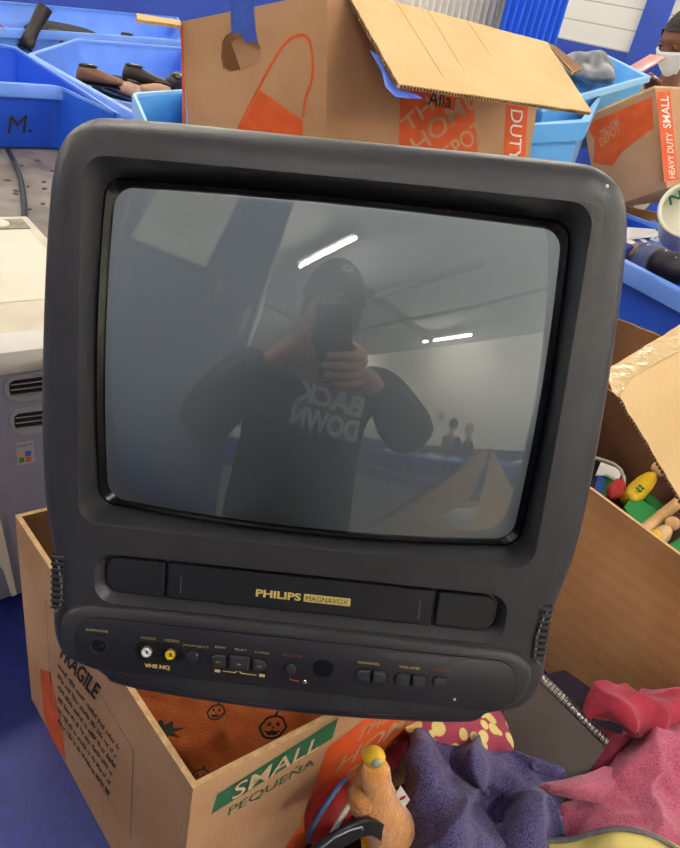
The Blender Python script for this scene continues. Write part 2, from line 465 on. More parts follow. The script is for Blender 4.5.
def flap(parent, quad, m, t=.0045, name='flap', rough=True, nseg=40, seed=0, flute=True):
    """flap: quad corners a,b,c,d ; edges get torn and fluted"""
    a, b, c, d = [Vector(p) for p in quad]; n = (b-a).cross(d-a).normalized()
    if n.z < 0: n = -n
    P = []
    for p, q in ((a, b), (b, c), (c, d), (d, a)):
        for i in range(nseg):
            f = i/nseg; v = p.lerp(q, f)
            if rough and 0 < i: v = v + (n.cross(q-p)).normalized()*(.0018*noise.noise(Vector((i*.45+seed, p.x*30, q.y*9))))
            P.append(v)
    g = G(); g.slab(P, n, t); o = g.out(name, m, parent, False, smooth=False)
    o.data.materials.append(m_cbe)
    for f in o.data.polygons:
        if f.index > 1: f.material_index = 1
    if not flute: return o
    # the fluting shows as small dark pockets along the edges
    g = G(); k = 0
    for p, q in ((a, b), (b, c), (c, d), (d, a)):
        L_ = (q-p).length; e = (q-p).normalized(); o_ = n.cross(e).normalized()
        if o_.dot((a+b+c+d)/4 - p) > 0: o_ = -o_
        ns = int(L_/.0055)
        for i in range(1, ns):
            ce = p + e*(i*L_/ns) - n*t/2 + o_*.0006 + (-o_)*.0
            g.box(ce, (.0022, .0022, t*.55), Matrix((e, o_, n)).transposed())
    g.out('fluting', m_fl, o, False, smooth=False)
    return o

# --- the small carton under the television
zb1 = 1.08
A = atz(193, 789, zb1); B = atz(15, 515, zb1); dD = (atz(338, 714, zb1)-A).normalized()
D = A + dD*.33; Cc = B + dD*.33*.98
low = lambda P, z: Vector((P.x, P.y, z))
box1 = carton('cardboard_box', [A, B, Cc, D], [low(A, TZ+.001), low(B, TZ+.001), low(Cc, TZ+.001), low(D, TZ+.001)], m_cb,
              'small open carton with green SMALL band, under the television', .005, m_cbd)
nL = (B-A).cross(Vector((0, 0, 1))).normalized(); nL = nL if nL.dot(CAM-A) > 0 else -nL
nR = (D-A).cross(Vector((0, 0, 1))).normalized(); nR = nR if nR.dot(CAM-A) > 0 else -nR
poly_px('green_band', [(211, 814), (217, 794), (338, 717.6), (332.5, 737.6)], A, nR, m_green, box1)
text_px('lettering', 'SMALL', (231, 799.5), (317.6, 747.4), (235.3, 783.7), A, nR, mat('band_text', '#d2b594', .8), box1, .004, .0012)
text_px('lettering', 'PEQUEÑA', (227, 817), (313, 766), (229.5, 805), A, nR, m_green, box1, .004)
poly_px('orange_square', [(300, 824), (328, 747.4), (369, 715), (440, 690), (440, 728), (392, 752), (345, 783), (310, 812)], A, nR, m_orange, box1)
m_cbp = mat('board_letter', '#c29a76', .85)
poly_px('orange_strip', [(270, 868), (298, 828), (335, 800), (350, 806), (320, 832), (292, 868)], A, nR, m_orange, box1)
text_px('lettering', 'HOME', (334, 774), (416, 718), (344, 755), A, nR, m_cbp, box1, .008, .0009)
text_px('lettering', 'DEPOT', (314, 808), (408, 744), (325, 785), A, nR, m_cbp, box1, .008, .0009)
text_px('lettering', 'THE', (352, 744), (388, 719), (360, 729), A, nR, m_cbp, box1, .008, .0009)
# left side: framed care notice
line_px('notice_frame', [(46, 600), (134, 750), (131, 838), (110, 800), (52, 700)], .0012, A, nL, m_ink, box1, closed=True)
text_px('lettering', 'FRAGILE', (60, 657), (95, 700), (65, 643), A, nL, m_ink, box1, .03)
tx = ['~a', '~bc', '~c', '~dd', '~e', '~f']
for i, s_ in enumerate(tx):
    y0 = 666 + i*11; x0 = 58
    text_px('lettering', s_, (x0, y0), (x0+62-i*2, y0+86-i*2), (x0+1, y0-4), A, nL, mat('worn_ink', '#54463b', .8), box1, .0)
poly_px('orange_print', [(40, 668), (50, 672), (62, 730), (66, 760), (52, 740), (44, 715)], A, nL, m_orange, box1)

# contents: orange halloween cloth, black bats
def bez(ctrl, nu, nv, fn=None):
    """Catmull-Rom surface through control rows"""
    def cr1(P, t):
        k = len(P)-1; x = t*k; i = min(int(x), k-1); f = x-i
        p = [P[max(i-1, 0)], P[i], P[i+1], P[min(i+2, k)]]
        return .5*((2*p[1])+(p[2]-p[0])*f+(2*p[0]-5*p[1]+4*p[2]-p[3])*f*f+(3*p[1]-p[0]-3*p[2]+p[3])*f**3)
    V = []
    for i in range(nu+1):
        row = [cr1([Vector(r) for r in col], i/nu) for col in zip(*ctrl)]
        for j in range(nv+1): V.append(cr1(row, j/nv))
    return V
def cloth(name, ctrl, m, label=None, cat=None, parent=None, nu=70, nv=70, amp=.004, fs=14, seed=0, thick=.0025, px=True, local=False, dirn=(1, .25), sharp=1.0, group=None):
    C_ = [[atz(*q) if px else Vector(q) for q in row] for row in ctrl]
    V = bez(C_, nu, nv)
    W_ = nv+1; N = []
    for i in range(nu+1):
        for j in range(W_):
            a = V[min(i+1, nu)*W_+j]-V[max(i-1, 0)*W_+j]; b = V[i*W_+min(j+1, nv)]-V[i*W_+max(j-1, 0)]
            n = a.cross(b); n = n.normalized() if n.length > 1e-12 else Vector((0, 0, 1)); N.append(n if n.z > 0 else -n)
    out = []
    for k, v in enumerate(V):
        s_ = Vector((v.x*dirn[0]*fs, v.y*dirn[1]*fs, seed))+Vector((noise.noise(v*9+Vector((seed, 0, 0)))*.9, noise.noise(v*9+Vector((0, seed, 3)))*.9, 0))
        rd = 1-abs(noise.noise(s_))*2; rd = rd*abs(rd)*sharp
        out.append(v + N[k]*(amp*rd + amp*.35*noise.noise(v*60)))
    Fc = [(i*W_+j, i*W_+j+1, (i+1)*W_+j+1, (i+1)*W_+j) for i in range(nu) for j in range(nv)]
    o = mk(name, out, Fc, m, parent, local, 180)
    md = o.modifiers.new('thickness', 'SOLIDIFY'); md.thickness = thick; md.offset = -1
    if label: tag(o, label, cat, group)
    return o
m_hall = mat('orange_felt', '#c0662f', .9, '#b15725', 50, .5, 400)
ho = thing('halloween_banner', 'orange felt banner with black pumpkin faces inside the small carton', 'banner', atz(230, 740, .93))
cloth('felt', [[(130, 690, .95), (230, 690, .97), (330, 690, .99), (390, 700, 1.0)], [(150, 730, .93), (220, 735, .95), (300, 730, .97), (370, 725, .99)], [(185, 775, .90), (215, 780, .92), (270, 770, .94), (330, 750, .97)], [(205, 800, .88), (220, 800, .90), (260, 790, .92), (310, 775, .95)]], m_hall, parent=ho, amp=.005, fs=10)
hb = G()
def disc_poly(c, u, v, pts, g, n, t=.002):
    g.slab([c+u*x+v*y for x, y in pts], n, t)
def pumpkin(px_, py_, z, s, par):
    c = atz(px_, py_, z); u = cr*s; v = Vector((0, .75, .4)).normalized()*s; n = u.cross(v).normalized(); g = G()
    for a0, a1 in ((0, 2*PI),):
        P = [(math.cos(a)*(1+.06*math.cos(6*a)), .85*math.sin(a)) for a in [a0+(a1-a0)*i/30 for i in range(31)]]
        Q = [(x*.82, y*.82) for x, y in P]
        for i in range(30): g.slab([c+u*P[i][0]+v*P[i][1], c+u*P[i+1][0]+v*P[i+1][1], c+u*Q[i+1][0]+v*Q[i+1][1], c+u*Q[i][0]+v*Q[i][1]], n, .002)
    for pl in ([(-.5, .1), (-.15, .1), (-.3, .45)], [(.15, .1), (.5, .1), (.3, .45)], [(-.1, -.08), (.1, -.08), (0, .08)], [(-.6, -.2), (-.3, -.3), (0, -.2), (.3, -.3), (.6, -.2), (.3, -.55), (-.3, -.55)], [(-.1, .8), (.1, .8), (.18, 1.15), (-.02, 1.1)]):
        disc_poly(c, u, v, pl, g, n)
    g.out('pumpkin_motif', m_ink, par, False, smooth=False)
pumpkin(273, 727, 1.0, .013, ho); pumpkin(200, 778, .935, .01, ho); pumpkin(216, 712, .975, .009, ho)
g = G(); c = atz(162, 728, .985)
bat = [(-1, .9), (-.5, .3), (-.2, .6), (.1, .2), (.5, .5), (.7, 0), (1.4, .05), (.7, -.25), (1.2, -.6), (.5, -.45), (.6, -1), (.1, -.6), (-.3, -1), (-.5, -.3), (-1, -.2)]
g.slab([c+cr*x*.016+Vector((0, .8, .3))*y*.016 for x, y in bat], Vector((0, -.3, .9)), .002)
tag(g.out('paper_bat', m_ink, None, smooth=False), 'black jagged paper bat in the small carton by its left rim', 'decoration')
g = G(); c = (atz(205, 740, TZ)); g.box((c.x-.01, c.y+.08, TZ+.055), (.18, .14, .10), Matrix.Rotation(.6, 3, 'Z'), .02)
tag(g.out('folded_cloth', m_dark), 'dark folded cloth at the bottom of the small carton', 'cloth')

# ------------------------------------------------------------------ the television
TR = Matrix(((0.99417003, -0.1072709, 0.01090456), (0.04464138, 0.31743953, -0.94722716), (0.09814837, 0.94219165, 0.32037759)))
TC = Vector((-0.01747787, 0.37833909, 1.40351604))
tv = thing('television', 'dark grey tube television with built-in cassette player tilted on a small carton', 'television', mw=Matrix.Translation(TC) @ TR.to_4x4())
half = [(.0, .127), (.08, .1275), (.120, .127), (.133, .1265), (.147, .119), (.1545, .106), (.158, .085), (.1605, .045), (.162, .0), (.1625, -.05), (.161, -.09), (.158, -.112), (.155, -.125), (.1535, -.140), (.1535, -.160), (.155, -.170), (.1545, -.185), (.149, -.199), (.138, -.206), (.122, -.209), (.119, -.217), (.09, -.2205), (.045, -.2235), (0, -.2245)]
OUT = [(-x, y) for x, y in half[1:-1]] + [(x, y) for x, y in reversed(half)]
OUT = [(x*1.045+.0010, (y+.05)*1.028-.05) for x, y in resample(chaikin(OUT, 2), 240)]
g = G()
prof = [(-.03, .004), (.0, .0), (.014, .0), (.019, .0008), (.0235, .003), (.0265, .006), (.0285, .010), (.030, .016)]
g.loft([L3(offset(OUT, d), z) for z, d in prof], c0=True, c1=True)
bez_o = g.out('front_bezel', m_tv, tv)
def cutter(loops):
    g = G(); g.loft(loops); return g.out('cutter', m_tvd)
def rr(x0, x1, y0, y1, r, z, n=10): return L3(rrect(x0, x1, y0, y1, r, n), z)
def bulge(x0, x1, y0, y1, r, z, bx=.004, by=.004, n=12):
    P = rrect(x0, x1, y0, y1, r, 24); P = resample(P, 360); out = []
    cx, cy = (x0+x1)/2, (y0+y1)/2; hx, hy = (x1-x0)/2, (y1-y0)/2
    for x, y in P:
        u, v = (x-cx)/hx, (y-cy)/hy; out.append(Vector((x + math.copysign(bx*(1-v*v), u)*abs(u)**2 if True else x, y + math.copysign(by*(1-u*u), v)*abs(v)**2, z)))
    return out
def boolean(o, cut):
    cut.matrix_world = Matrix.Identity(4)
    keep = o.parent; o.parent = None
    md = o.modifiers.new('b', 'BOOLEAN'); md.object = cut; md.solver = 'EXACT'; md.operation = 'DIFFERENCE'
    dg = bpy.context.evaluated_depsgraph_get(); dg.update()
    me = bpy.data.meshes.new_from_object(o.evaluated_get(dg)); o.modifiers.clear(); o.data = me; o.parent = keep
    for p in me.polygons: p.use_smooth = True
    me.set_sharp_from_angle(angle=math.radians(28)); bpy.data.objects.remove(cut)
# picture opening: rounded lip, then a steep inner frame
boolean(bez_o, cutter([bulge(-.1415, .1415, -.1070, .1105, .013, .032, .001, .001), bulge(-.1395, .1395, -.1048, .1085, .012, .0285, .001, .001), bulge(-.1365, .1365, -.1005, .1010, .0115, .0065, .001, .001), bulge(-.1365, .1365, -.1005, .1010, .0115, -.02, .001, .001)]))
boolean(bez_o, cutter([rr(-.1315, .1315, -.1600, -.1235, .014, .032), rr(-.129, .129, -.1575, -.1245, .012, .0295), rr(-.125, .125, -.1520, -.1265, .009, .024), rr(-.125, .125, -.1520, -.1265, .009, .0225)]))
for f in bez_o.data.polygons: f.material_index = 0
# screen surround with the inner slope material
SR = .58
def sph(x, y, dz=0):
    ed = math.sqrt(SR*SR-.17**2); return math.sqrt(SR*SR-x*x-y*y)-ed+dz
def polar(outl, zf, ks):
    c = (sum(p[0] for p in outl)/len(outl), sum(p[1] for p in outl)/len(outl)); loops = []
    for k in ks: loops.append([Vector((c[0]+(x-c[0])*k, c[1]+(y-c[1])*k, zf(c[0]+(x-c[0])*k, c[1]+(y-c[1])*k))) for x, y in outl])
    return loops
scr = [(v.x, v.y) for v in bulge(-.1308, .1318, -.0968, .0960, .0125, 0, .0012, .0012)]
g = G(); g.loft(polar(scr, lambda x, y: sph(x, y, 0), [1, .97, .9, .8, .7, .6, .5, .4, .3, .2, .1, .02]), c0=False)
g.out('screen', m_glass, tv, ang=180)
g = G(); g.loft(polar(scr, lambda x, y: sph(x, y, -.0015), [1, .97, .9, .8, .7, .6, .5, .4, .3, .2, .1, .02]), c0=False)
g.out('phosphor', m_phos, tv, ang=180)
gk = [(v.x, v.y) for v in bulge(-.1380, .1380, -.1015, .1020, .0125, 0, .001, .001)]
g = G(); g.loft([L3(gk, .0025), [Vector((x, y, sph(x, y, .0018))) for x, y in offset(gk, .003)], [Vector((x, y, sph(x, y, -.002))) for x, y in offset(scr, .001)]], c0=False, c1=False)
g.out('screen_gasket', m_black, tv)
# rear housing
g = G(); lo = []
for z, k, dy in ((-.028, .985, 0), (-.045, .965, 0), (-.06, .93, .004), (-.10, .90, .006), (-.16, .80, .018), (-.22, .68, .03), (-.30, .60, .04), (-.325, .56, .042), (-.33, .50, .045)):
    lo.append([Vector((x*k, (y+.05)*k-.05+dy, z)) for x, y in OUT])
g.loft(lo); g.out('rear_housing', m_tv, tv)
# control shelf (raised lip) and its panel
sh = resample(chaikin([(-.151, -.185), (-.1500, -.170), (-.141, -.1605), (-.12, -.1595), (0, -.159), (.12, -.1595), (.141, -.1605), (.1500, -.170), (.151, -.185), (.1455, -.197), (.132, -.2035), (.1, -.2120), (.05, -.2170), (0, -.2185), (-.05, -.2170), (-.1, -.2120), (-.132, -.2035), (-.1455, -.197)][::-1], 2), 160)
area = sum(sh[i-1][0]*sh[i][1]-sh[i][0]*sh[i-1][1] for i in range(len(sh)))
if area < 0: sh = sh[::-1]
area = sum(OUT[i-1][0]*OUT[i][1]-OUT[i][0]*OUT[i-1][1] for i in range(len(OUT)))
g = G(); g.loft([L3(offset(sh, d), z) for z, d in ((.022, 0), (.030, .0), (.0325, .0010), (.0340, .003), (.0346, .006))]); g.out('control_shelf', m_tv, tv)
pan = rrect(-.1385, .1405, -.2015, -.1665, .0145, 12)
g = G(); g.loft([L3(offset(pan, -.0007), .0340), L3(offset(pan, -.0007), .03475)]); g.out('panel_groove', m_groove, tv)
g = G(); g.loft([L3(pan, .0340), L3(pan, .0351), L3(offset(pan, .0006), .0355)]); g.out('control_panel', m_tvp, tv)
ZP = .0355
# cassette door and side covers
def plate(name, x0, x1, y0, y1, r, z0, z1, m, par=tv, b=.0007):
    P = rrect(x0, x1, y0, y1, r, 5); g = G(); g.loft([L3(P, z0), L3(P, z1-b), L3(offset(P, b), z1)]); return g.out(name, m, par)
door = plate('cassette_door', -.0840, .0840, -.1510, -.1280, .0012, .0215, .0275, m_door)
for x in (-.0755, .0755): plate('ridge', x-.0004, x+.0004, -.1475, -.1345, .0003, .027, .0280, mat('ridge_grey', '#55575e', .4), door, .0001)
def half_round(x0, x1, y0, y1, r, left):
    P = []
    for cx, cy, a0, rd in ((x1-.001, y1-.001, 0, .001), (x0+.001, y1-.001, 90, .001), (x0+.001, y0+.001, 180, .001), (x1-.001, y0+.001, 270, .001)):
        rr_ = rd
        if left and cx < (x0+x1)/2: cx = x0+r; cy = (y1-r) if a0 == 90 else (y0+r); rr_ = r
        if not left and cx > (x0+x1)/2: cx = x1-r; cy = (y1-r) if a0 == 0 else (y0+r); rr_ = r
        for i in range(7):
            a = math.radians(a0+15*i); P.append((cx+rr_*math.cos(a), cy+rr_*math.sin(a)))
    return P
for (x0, x1, lf) in ((-.1225, -.0865, True), (.0865, .1225, False)):
    P = half_round(x0, x1, -.1505, -.1280, .0075, lf); g = G(); g.loft([L3(P, .0215), L3(P, .0270), L3(offset(P, .0007), .0277)]); g.out('side_cover', m_door, tv)
# lettering on the set
def ttext(s, x, y, wd, ht, m=m_gold, z=ZP, bold=.0, par=tv, name='lettering'):
    return text_par(name, s, Vector((x-wd/2, y-ht/2, z)), Vector((wd, 0, 0)), Vector((0, ht, 0)), Vector((0, 0, 1)), m, par, True, bold, .0002)
ttext('PHILIPS', -.0135, -.1412, .0285, .0052, m_goldb, .0275, .035, door)
plate('badge', .0025, .0320, -.1438, -.1386, .0006, .0274, .0279, m_goldb, door, .0001)
ttext('MAGNAVOX', .01725, -.1412, .0265, .0034, m_ink, .0279, .0, door)
ttext('EARPHONE', -.1250, -.1745, .0140, .0017); ttext('AUDIO', -.0925, -.1760, .0095, .0018); ttext('VIDEO', -.0775, -.1760, .0095, .0018)
ttext('VHS HQ', -.0860, -.1955, .0165, .0034, m_goldb, ZP, .04)
ttext('STOP/EJECT', -.0620, -.1782, .0165, .0015); ttext('REW', -.0465, -.1770, .0065, .0014); ttext('PLAY', -.0335, -.1772, .0075, .0014); ttext('F.FWD', -.0200, -.1777, .0090, .0014)
ttext('REC/OTR', -.0010, -.1775, .0125, .0016, m_redp); ttext('CHANNEL', .0475, -.1770, .0140, .0017); ttext('VOLUME', .0730, -.1770, .0130, .0017); ttext('POWER', .0935, -.1765, .0110, .0018, m_redp)
# rule lines under the transport keys
g = G()
for a_, b_ in (((-.0440, -.1935), (-.0365, -.1938)), ((-.0365, -.1938), (-.0350, -.1926)), ((-.0335, -.1926), (-.0320, -.1938)), ((-.0320, -.1938), (-.0225, -.1940))):
    a2 = Vector((*a_, ZP)); b2 = Vector((*b_, ZP)); g.tube([a2, b2], .0003, 6)
for x in (-.0475, -.0190): g.box((x, -.1938, ZP), (.0035, .0018, .0004))
g.out('rule_lines', m_gold, tv)
g = G(); g.tube([(-.0010, -.1895, ZP), (-.0010, -.1945, ZP), (.0045, -.1950, ZP)], .0003, 6); g.out('rule_lines', m_redp, tv)
g = G(); g.ell((.0085, -.1950, ZP), (.0015, .0015, .0008)); g.out('indicator_dot', m_chrome, tv)
def ring(c, r0, r1, h, m, name, par, n=28):
    P = [(math.cos(2*PI*i/n), math.sin(2*PI*i/n)) for i in range(n)]; x, y, z = c
    g = G(); g.loft([[Vector((x+r*p, y+r*q, zz)) for p, q in P] for r, zz in ((r1, z-.001), (r1, z+h*.7), (r1-.0004, z+h), (r0+.0003, z+h), (r0, z+h*.6), (r0, z-.001))], False, False)
    return g.out(name, m, par)
# earphone socket
e = ring((-.1240, -.1855, ZP), .0048, .0062, .0006, m_tvp, 'earphone_socket', tv)
g = G(); g.cyl((-.1240, -.1855, ZP-.001), (-.1240, -.1855, ZP+.0002), .0049); g.out('socket_hole', m_groove, e)
ring((-.1232, -.1852, ZP), .0014, .0026, .0010, m_black, 'contact_ring', e)
# audio / video jacks in a dark pill shaped recess
pill = rrect(-.1000, -.0700, -.1905, -.1785, .0059, 10)
g = G(); g.loft([L3(offset(pill, -.0008), ZP-.0005), L3(offset(pill, -.0008), ZP+.0004), L3(pill, ZP+.0006), L3(offset(pill, .0006), ZP+.0002)]); js = g.out('jack_recess', m_groove, tv)
for x, mm in ((-.0925, m_whitejack), (-.0775, m_yeljack)):
    j = ring((x, -.1845, ZP+.0002), .0020, .0042, .0028, m_chrome, 'jack', js)
    ring((x, -.1845, ZP+.0004), .0014, .0033, .0033, mm, 'jack_insert', j)
    g = G(); g.cyl((x, -.1845, ZP), (x, -.1845, ZP+.0006), .0015); g.out('jack_hole', m_groove, j)
# buttons
def button(P, h, label=None, mm=None):
    bw = G(); bw.loft([L3(offset(P, -.0007), ZP-.0005), L3(offset(P, -.0007), ZP+.00015)]); 
    g = G(); g.loft([L3(P, ZP-.0005), L3(P, ZP+h*.6), L3(offset(P, .0004), ZP+h*.9), L3(offset(P, .0010), ZP+h)])
    o = g.out('button', mm or m_btn, tv); bw.out('button_gap', m_groove, o); return o
circ = lambda x, y, r: [(x+r*math.cos(2*PI*i/24), y+r*math.sin(2*PI*i/24)) for i in range(24)]
button(circ(-.0640, -.1860, .0042), .0012)
button(half_round(-.0520, -.0425, -.1905, -.1820, .0040, True), .0018)
button(rrect(-.0405, -.0275, -.1905, -.1815, .0008, 3), .0022)
button(half_round(-.0255, -.0165, -.1905, -.1825, .0040, False), .0018)
button(circ(-.0010, -.1865, .0036), .0024)
for x in (.0405, .0655):
    button(half_round(x-.0005, x+.0088, -.1895, -.1815, .0038, True), .0020); button(half_round(x+.0100, x+.0193, -.1895, -.1815, .0038, False), .0020)
button(rrect(.0890, .0980, -.1880, -.1810, .0028, 5), .0020)
for x, s_ in ((-.0472, '<<'), (-.0340, '>'), (-.0210, '>>')):
    ttext(s_, x, -.1862, .0026, .0012, m_gold, ZP+.0022)
plate('sensor_window', .0125, .0255, -.1900, -.1780, .0055, ZP-.001, ZP+.0003, mat('ir_window', '#1b1b28', .15), tv, .0001)
# side vent grilles
for sx in (-1, 1):
    g = G(); g.box((sx*.1535, -.1475, .0165), (.007, .038, .026), None, .001); vg = g.out('vent_grille', m_groove, tv)
    for i in range(9):
        y = -.1305 - i*.0042; g = G(); g.box((sx*.1530, y, .0185), (.0080, .0019, .026), None, .0006); g.out('rib', m_tv, vg)
    P = [Vector((sx*.1560, -.1290, .0285)), Vector((sx*.1520, -.137, .0303)), Vector((sx*.1500, -.150, .0305)), Vector((sx*.1510, -.163, .0303)), Vector((sx*.1550, -.169, .0290))]
    g = G(); g.tube(P, .0007, 8); g.out('grille_rim', mat('rim_grey', '#6c6e72', .35), vg)
# small scratches on the front
for x, y, z in ((.145, .119, .0302), (.104, -.196, .0356)):
    g = G(); g.ell((x, y, z), (.0010, .0010, .0004)); g.out('paint_nick', m_white, tv)
for c_ in list(tv.children):
    if c_.name.split('.')[0] not in ('screen', 'phosphor', 'screen_gasket', 'rear_housing'): c_.location.z -= .0045

# ------------------------------------------------------------------ toy carton on the right
zt = 1.09
T1 = atz(560, 466, zt); T2 = atz(700, 570, zt); e1 = (T2-T1).normalized(); n1 = Vector((-e1.y, e1.x, 0))
if n1.y < 0: n1 = -n1
T1 = T1-e1*.20; T2 = T1+e1*.60
T4 = T1+n1*.30; T3 = T2+n1*.30
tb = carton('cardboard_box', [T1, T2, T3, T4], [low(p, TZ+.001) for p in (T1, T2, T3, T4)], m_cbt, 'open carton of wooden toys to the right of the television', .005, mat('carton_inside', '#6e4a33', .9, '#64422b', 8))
_fl = flap(tb, [T4-Vector((0, 0, .012)), T3-Vector((0, 0, .012)), onp(770, 380, T4, n1), onp(560, 296, T4, n1)], mat('flap_brown', '#86603f', .9, '#7a5636', 8), .005, seed=5)
# long flap of the carton folded up over the right side
fq = [dep(604, 371, .80), dep(700, 532, .62), dep(800, 470, .70), dep(760, 276, .90)]
fl = flap(tb, fq, m_cbl, .005, seed=3)
fn = (fq[1]-fq[0]).cross(fq[3]-fq[0]).normalized(); fn = fn if fn.dot(CAM-fq[0]) > 0 else -fn
g = G(); tp = [(606, 372), (625, 362), (650, 345), (690, 322), (700, 340), (660, 362), (632, 378), (618, 398), (612, 392)]
g.slab([onp(x, y, fq[0], fn)+fn*.0012 for x, y in tp], fn, .0006); tpo = g.out('packing_tape', m_tape, fl, False, smooth=False)
# toys
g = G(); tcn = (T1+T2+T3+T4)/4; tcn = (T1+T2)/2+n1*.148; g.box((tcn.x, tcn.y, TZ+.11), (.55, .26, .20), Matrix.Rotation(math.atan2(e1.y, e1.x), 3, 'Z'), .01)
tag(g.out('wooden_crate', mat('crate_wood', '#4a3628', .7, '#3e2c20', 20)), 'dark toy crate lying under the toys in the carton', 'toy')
ZC = TZ+.215
m_nylon0 = mat('purse_black', '#121114', .6)
m_tgreen = mat('toy_green', '#1f7a3a', .5, '#23803f', 20); m_tred = mat('toy_red', '#b8231f', .6, '#8c1a18', 40)
m_yel = mat('toy_yellow', '#e3b92c', .5, '#d8ab20', 20); m_woodh = mat('toy_wood', '#d6b184', .45, '#c59c6b', 25)
def peg(p, q, r, label, paint):
    p = Vector(p); q = Vector(q); t = thing('peg_doll', label, 'toy', p); d = (q-p)
    L_ = d.length; dn = d.normalized()
    g = G(); g.tube([p+d*f for f in (0, .03, .1, .45, .62, .68, .70)], [r*.7, r*.9, r, r*.95, r*.7, r*.4, r*.3], 20); g.out('body', paint, t, False, 60)
    g = G(); g.ell(p+d*.86, (r*.82,)*3); g.out('head', m_woodh, t, False, 180); return t
pg = peg(atz(627, 501, ZC+.028), atz(664, 464, ZC+.05), .0155, 'wooden peg doll with yellow painted body lying in the toy carton', m_yel)
c = atz(641, 487, ZC+.055); g = G(); 
for a in (0, 1.6, 3.1, 4.7): g.ell(c+cr*.004*math.cos(a)+cu*.004*math.sin(a)-Vector((0, 0, .003)), (.003, .003, .002))
g.out('leaf_motif', m_tgreen, pg, False)
peg(atz(652, 545, ZC+.02), atz(676, 520, ZC+.045), .013, 'wooden peg doll with pale cap in front of the toy rod', m_woodh)
g = G(); c = atz(654, 536, ZC+.045); g.ell(c, (.010, .010, .010)); tag(g.out('wooden_bead', m_yel), 'yellow wooden bead beside the pale peg doll', 'toy')
g = G(); g.tube([atz(640, 533, ZC+.03), atz(700, 485, ZC+.04)], .009, 16); tag(g.out('wooden_rod', m_woodh), 'plain wooden rod lying across the green toy blocks', 'toy')
def blockq(name, px_, z, h, m, label, cat='toy', t=None):
    q = [atz(x, y, z) for x, y in px_]; g = G(); n = Vector((0, 0, 1)); g.slab(q, n, h); return tag(g.out(name, m, None, smooth=False), label, cat)
blockq('toy_block', [(624, 507), (634, 494), (663, 514), (650, 530), (638, 527)], ZC+.035, .03, m_tgreen, 'green wooden toy block lying beside the yellow peg doll')
blockq('toy_block', [(640, 494), (648, 492), (672, 512), (664, 518)], ZC+.03, .025, mat('toy_green_dark', '#17602d', .5), 'dark green narrow toy block behind the wider one')
blockq('toy_block', [(668, 545), (685, 535), (702, 552), (690, 570)], ZC+.04, .035, m_tgreen, 'green toy block at the right edge by the pale peg doll')
blockq('toy_block', [(600, 495), (606, 472), (618, 480), (612, 498)], ZC+.03, .03, m_tgreen, 'green toy block left of the red pouch')
blockq('picture_book', [(592, 500), (599, 470), (606, 474), (602, 500)], ZC+.032, .03, mat('book_blue', '#2a4f9c', .5), 'blue picture book with its edge up in the toy carton', 'book')
blockq('folded_paper', [(596, 474), (601, 462), (622, 470), (619, 480), (606, 474)], ZC+.038, .004, m_white, 'white folded paper on the book in the toy carton', 'paper')
c = atz(616, 489, ZC+.045); g = G(); dl = (atz(626, 476, ZC+.045)-atz(607, 501, ZC+.045)).normalized(); ds = Vector((0, 0, 1)).cross(dl); g.ell(c, (.012, .030, .012), Matrix((ds, dl, Vector((0, 0, 1)))).transposed(), 24, 16)
for i, v in enumerate(g.V): g.V[i] = c+(v-c)*(1+.12*noise.noise(v*160))
rp = g.out('patterned_pouch', m_tred, None, ang=180); tag(rp, 'small red patterned pouch between book and peg doll', 'pouch')
g = G()
for i in range(7):
    a = random.uniform(0, 6.3); q = c+Vector((0, 0, .0085))+ds*math.cos(a)*.005+dl*math.sin(a)*.012; g.ell(q, (.0020, .0024, .0018))
g.out('pale_dots', m_tan, rp, False)
g = G(); g.tube([atz(583, 455, ZC+.06), atz(592, 457, ZC+.06), atz(603, 460, ZC+.06), atz(614, 464, ZC+.06), atz(621, 470, ZC+.06), atz(624, 478, ZC+.055), atz(624, 486, ZC+.045)], .0028, 10)
hd = tag(g.out('bag_handle', mat('grey_handle', '#9a978c', .4)), 'curved grey handle behind the book in the toy carton', 'handle')

blockq('purse', [(580, 492), (583, 458), (612, 466), (618, 474), (606, 500)], ZC+.028, .05, m_nylon0, 'black open purse behind the blue book in the toy carton', 'bag')
# ------------------------------------------------------------------ notebook and clothes
zn = .94
nb0 = atz(536, 670, .965); nb1 = atz(609, 742, .955); nb3 = atz(455, 775, .90); nb2 = nb1 + (nb3-nb0)
nb = thing('spiral_notebook', 'dark spiral bound notebook leaning among the clothes', 'notebook', nb0)
nn = (nb1-nb0).cross(nb3-nb0).normalized(); nn = nn if nn.z > 0 else -nn
e_ = (nb1-nb0).normalized(); f_ = (nb3-nb0).normalized()
g = G(); g.slab([nb0, nb1, nb2, nb3], nn, .0015); g.out('cover', mat('notebook_cover', '#4d4541', .4, '#453e3a', 20), nb, False, smooth=False)
g = G(); g.slab([p-nn*.002 for p in (nb0+f_*.004, nb1+f_*.004, nb2, nb3)], nn, .008); g.out('pages', mat('paper', '#d8d0c0', .9), nb, False, smooth=False)
g = G(); Ln = (nb1-nb0).length; k = 22
for i in range(k):
    c = nb0+e_*((i+.5)*Ln/k)+f_*.002
    for s_ in (-.001, .001):
        pts = [c+e_*s_+(f_*math.cos(a)+nn*math.sin(a))*.0062-nn*.003 for a in [2*PI*j/12 for j in range(13)]]; g.tube(pts, .0008, 6)
g.out('spiral_wire', mat('wire_dark', '#8f8d8a', .3, metal=1), nb, False)

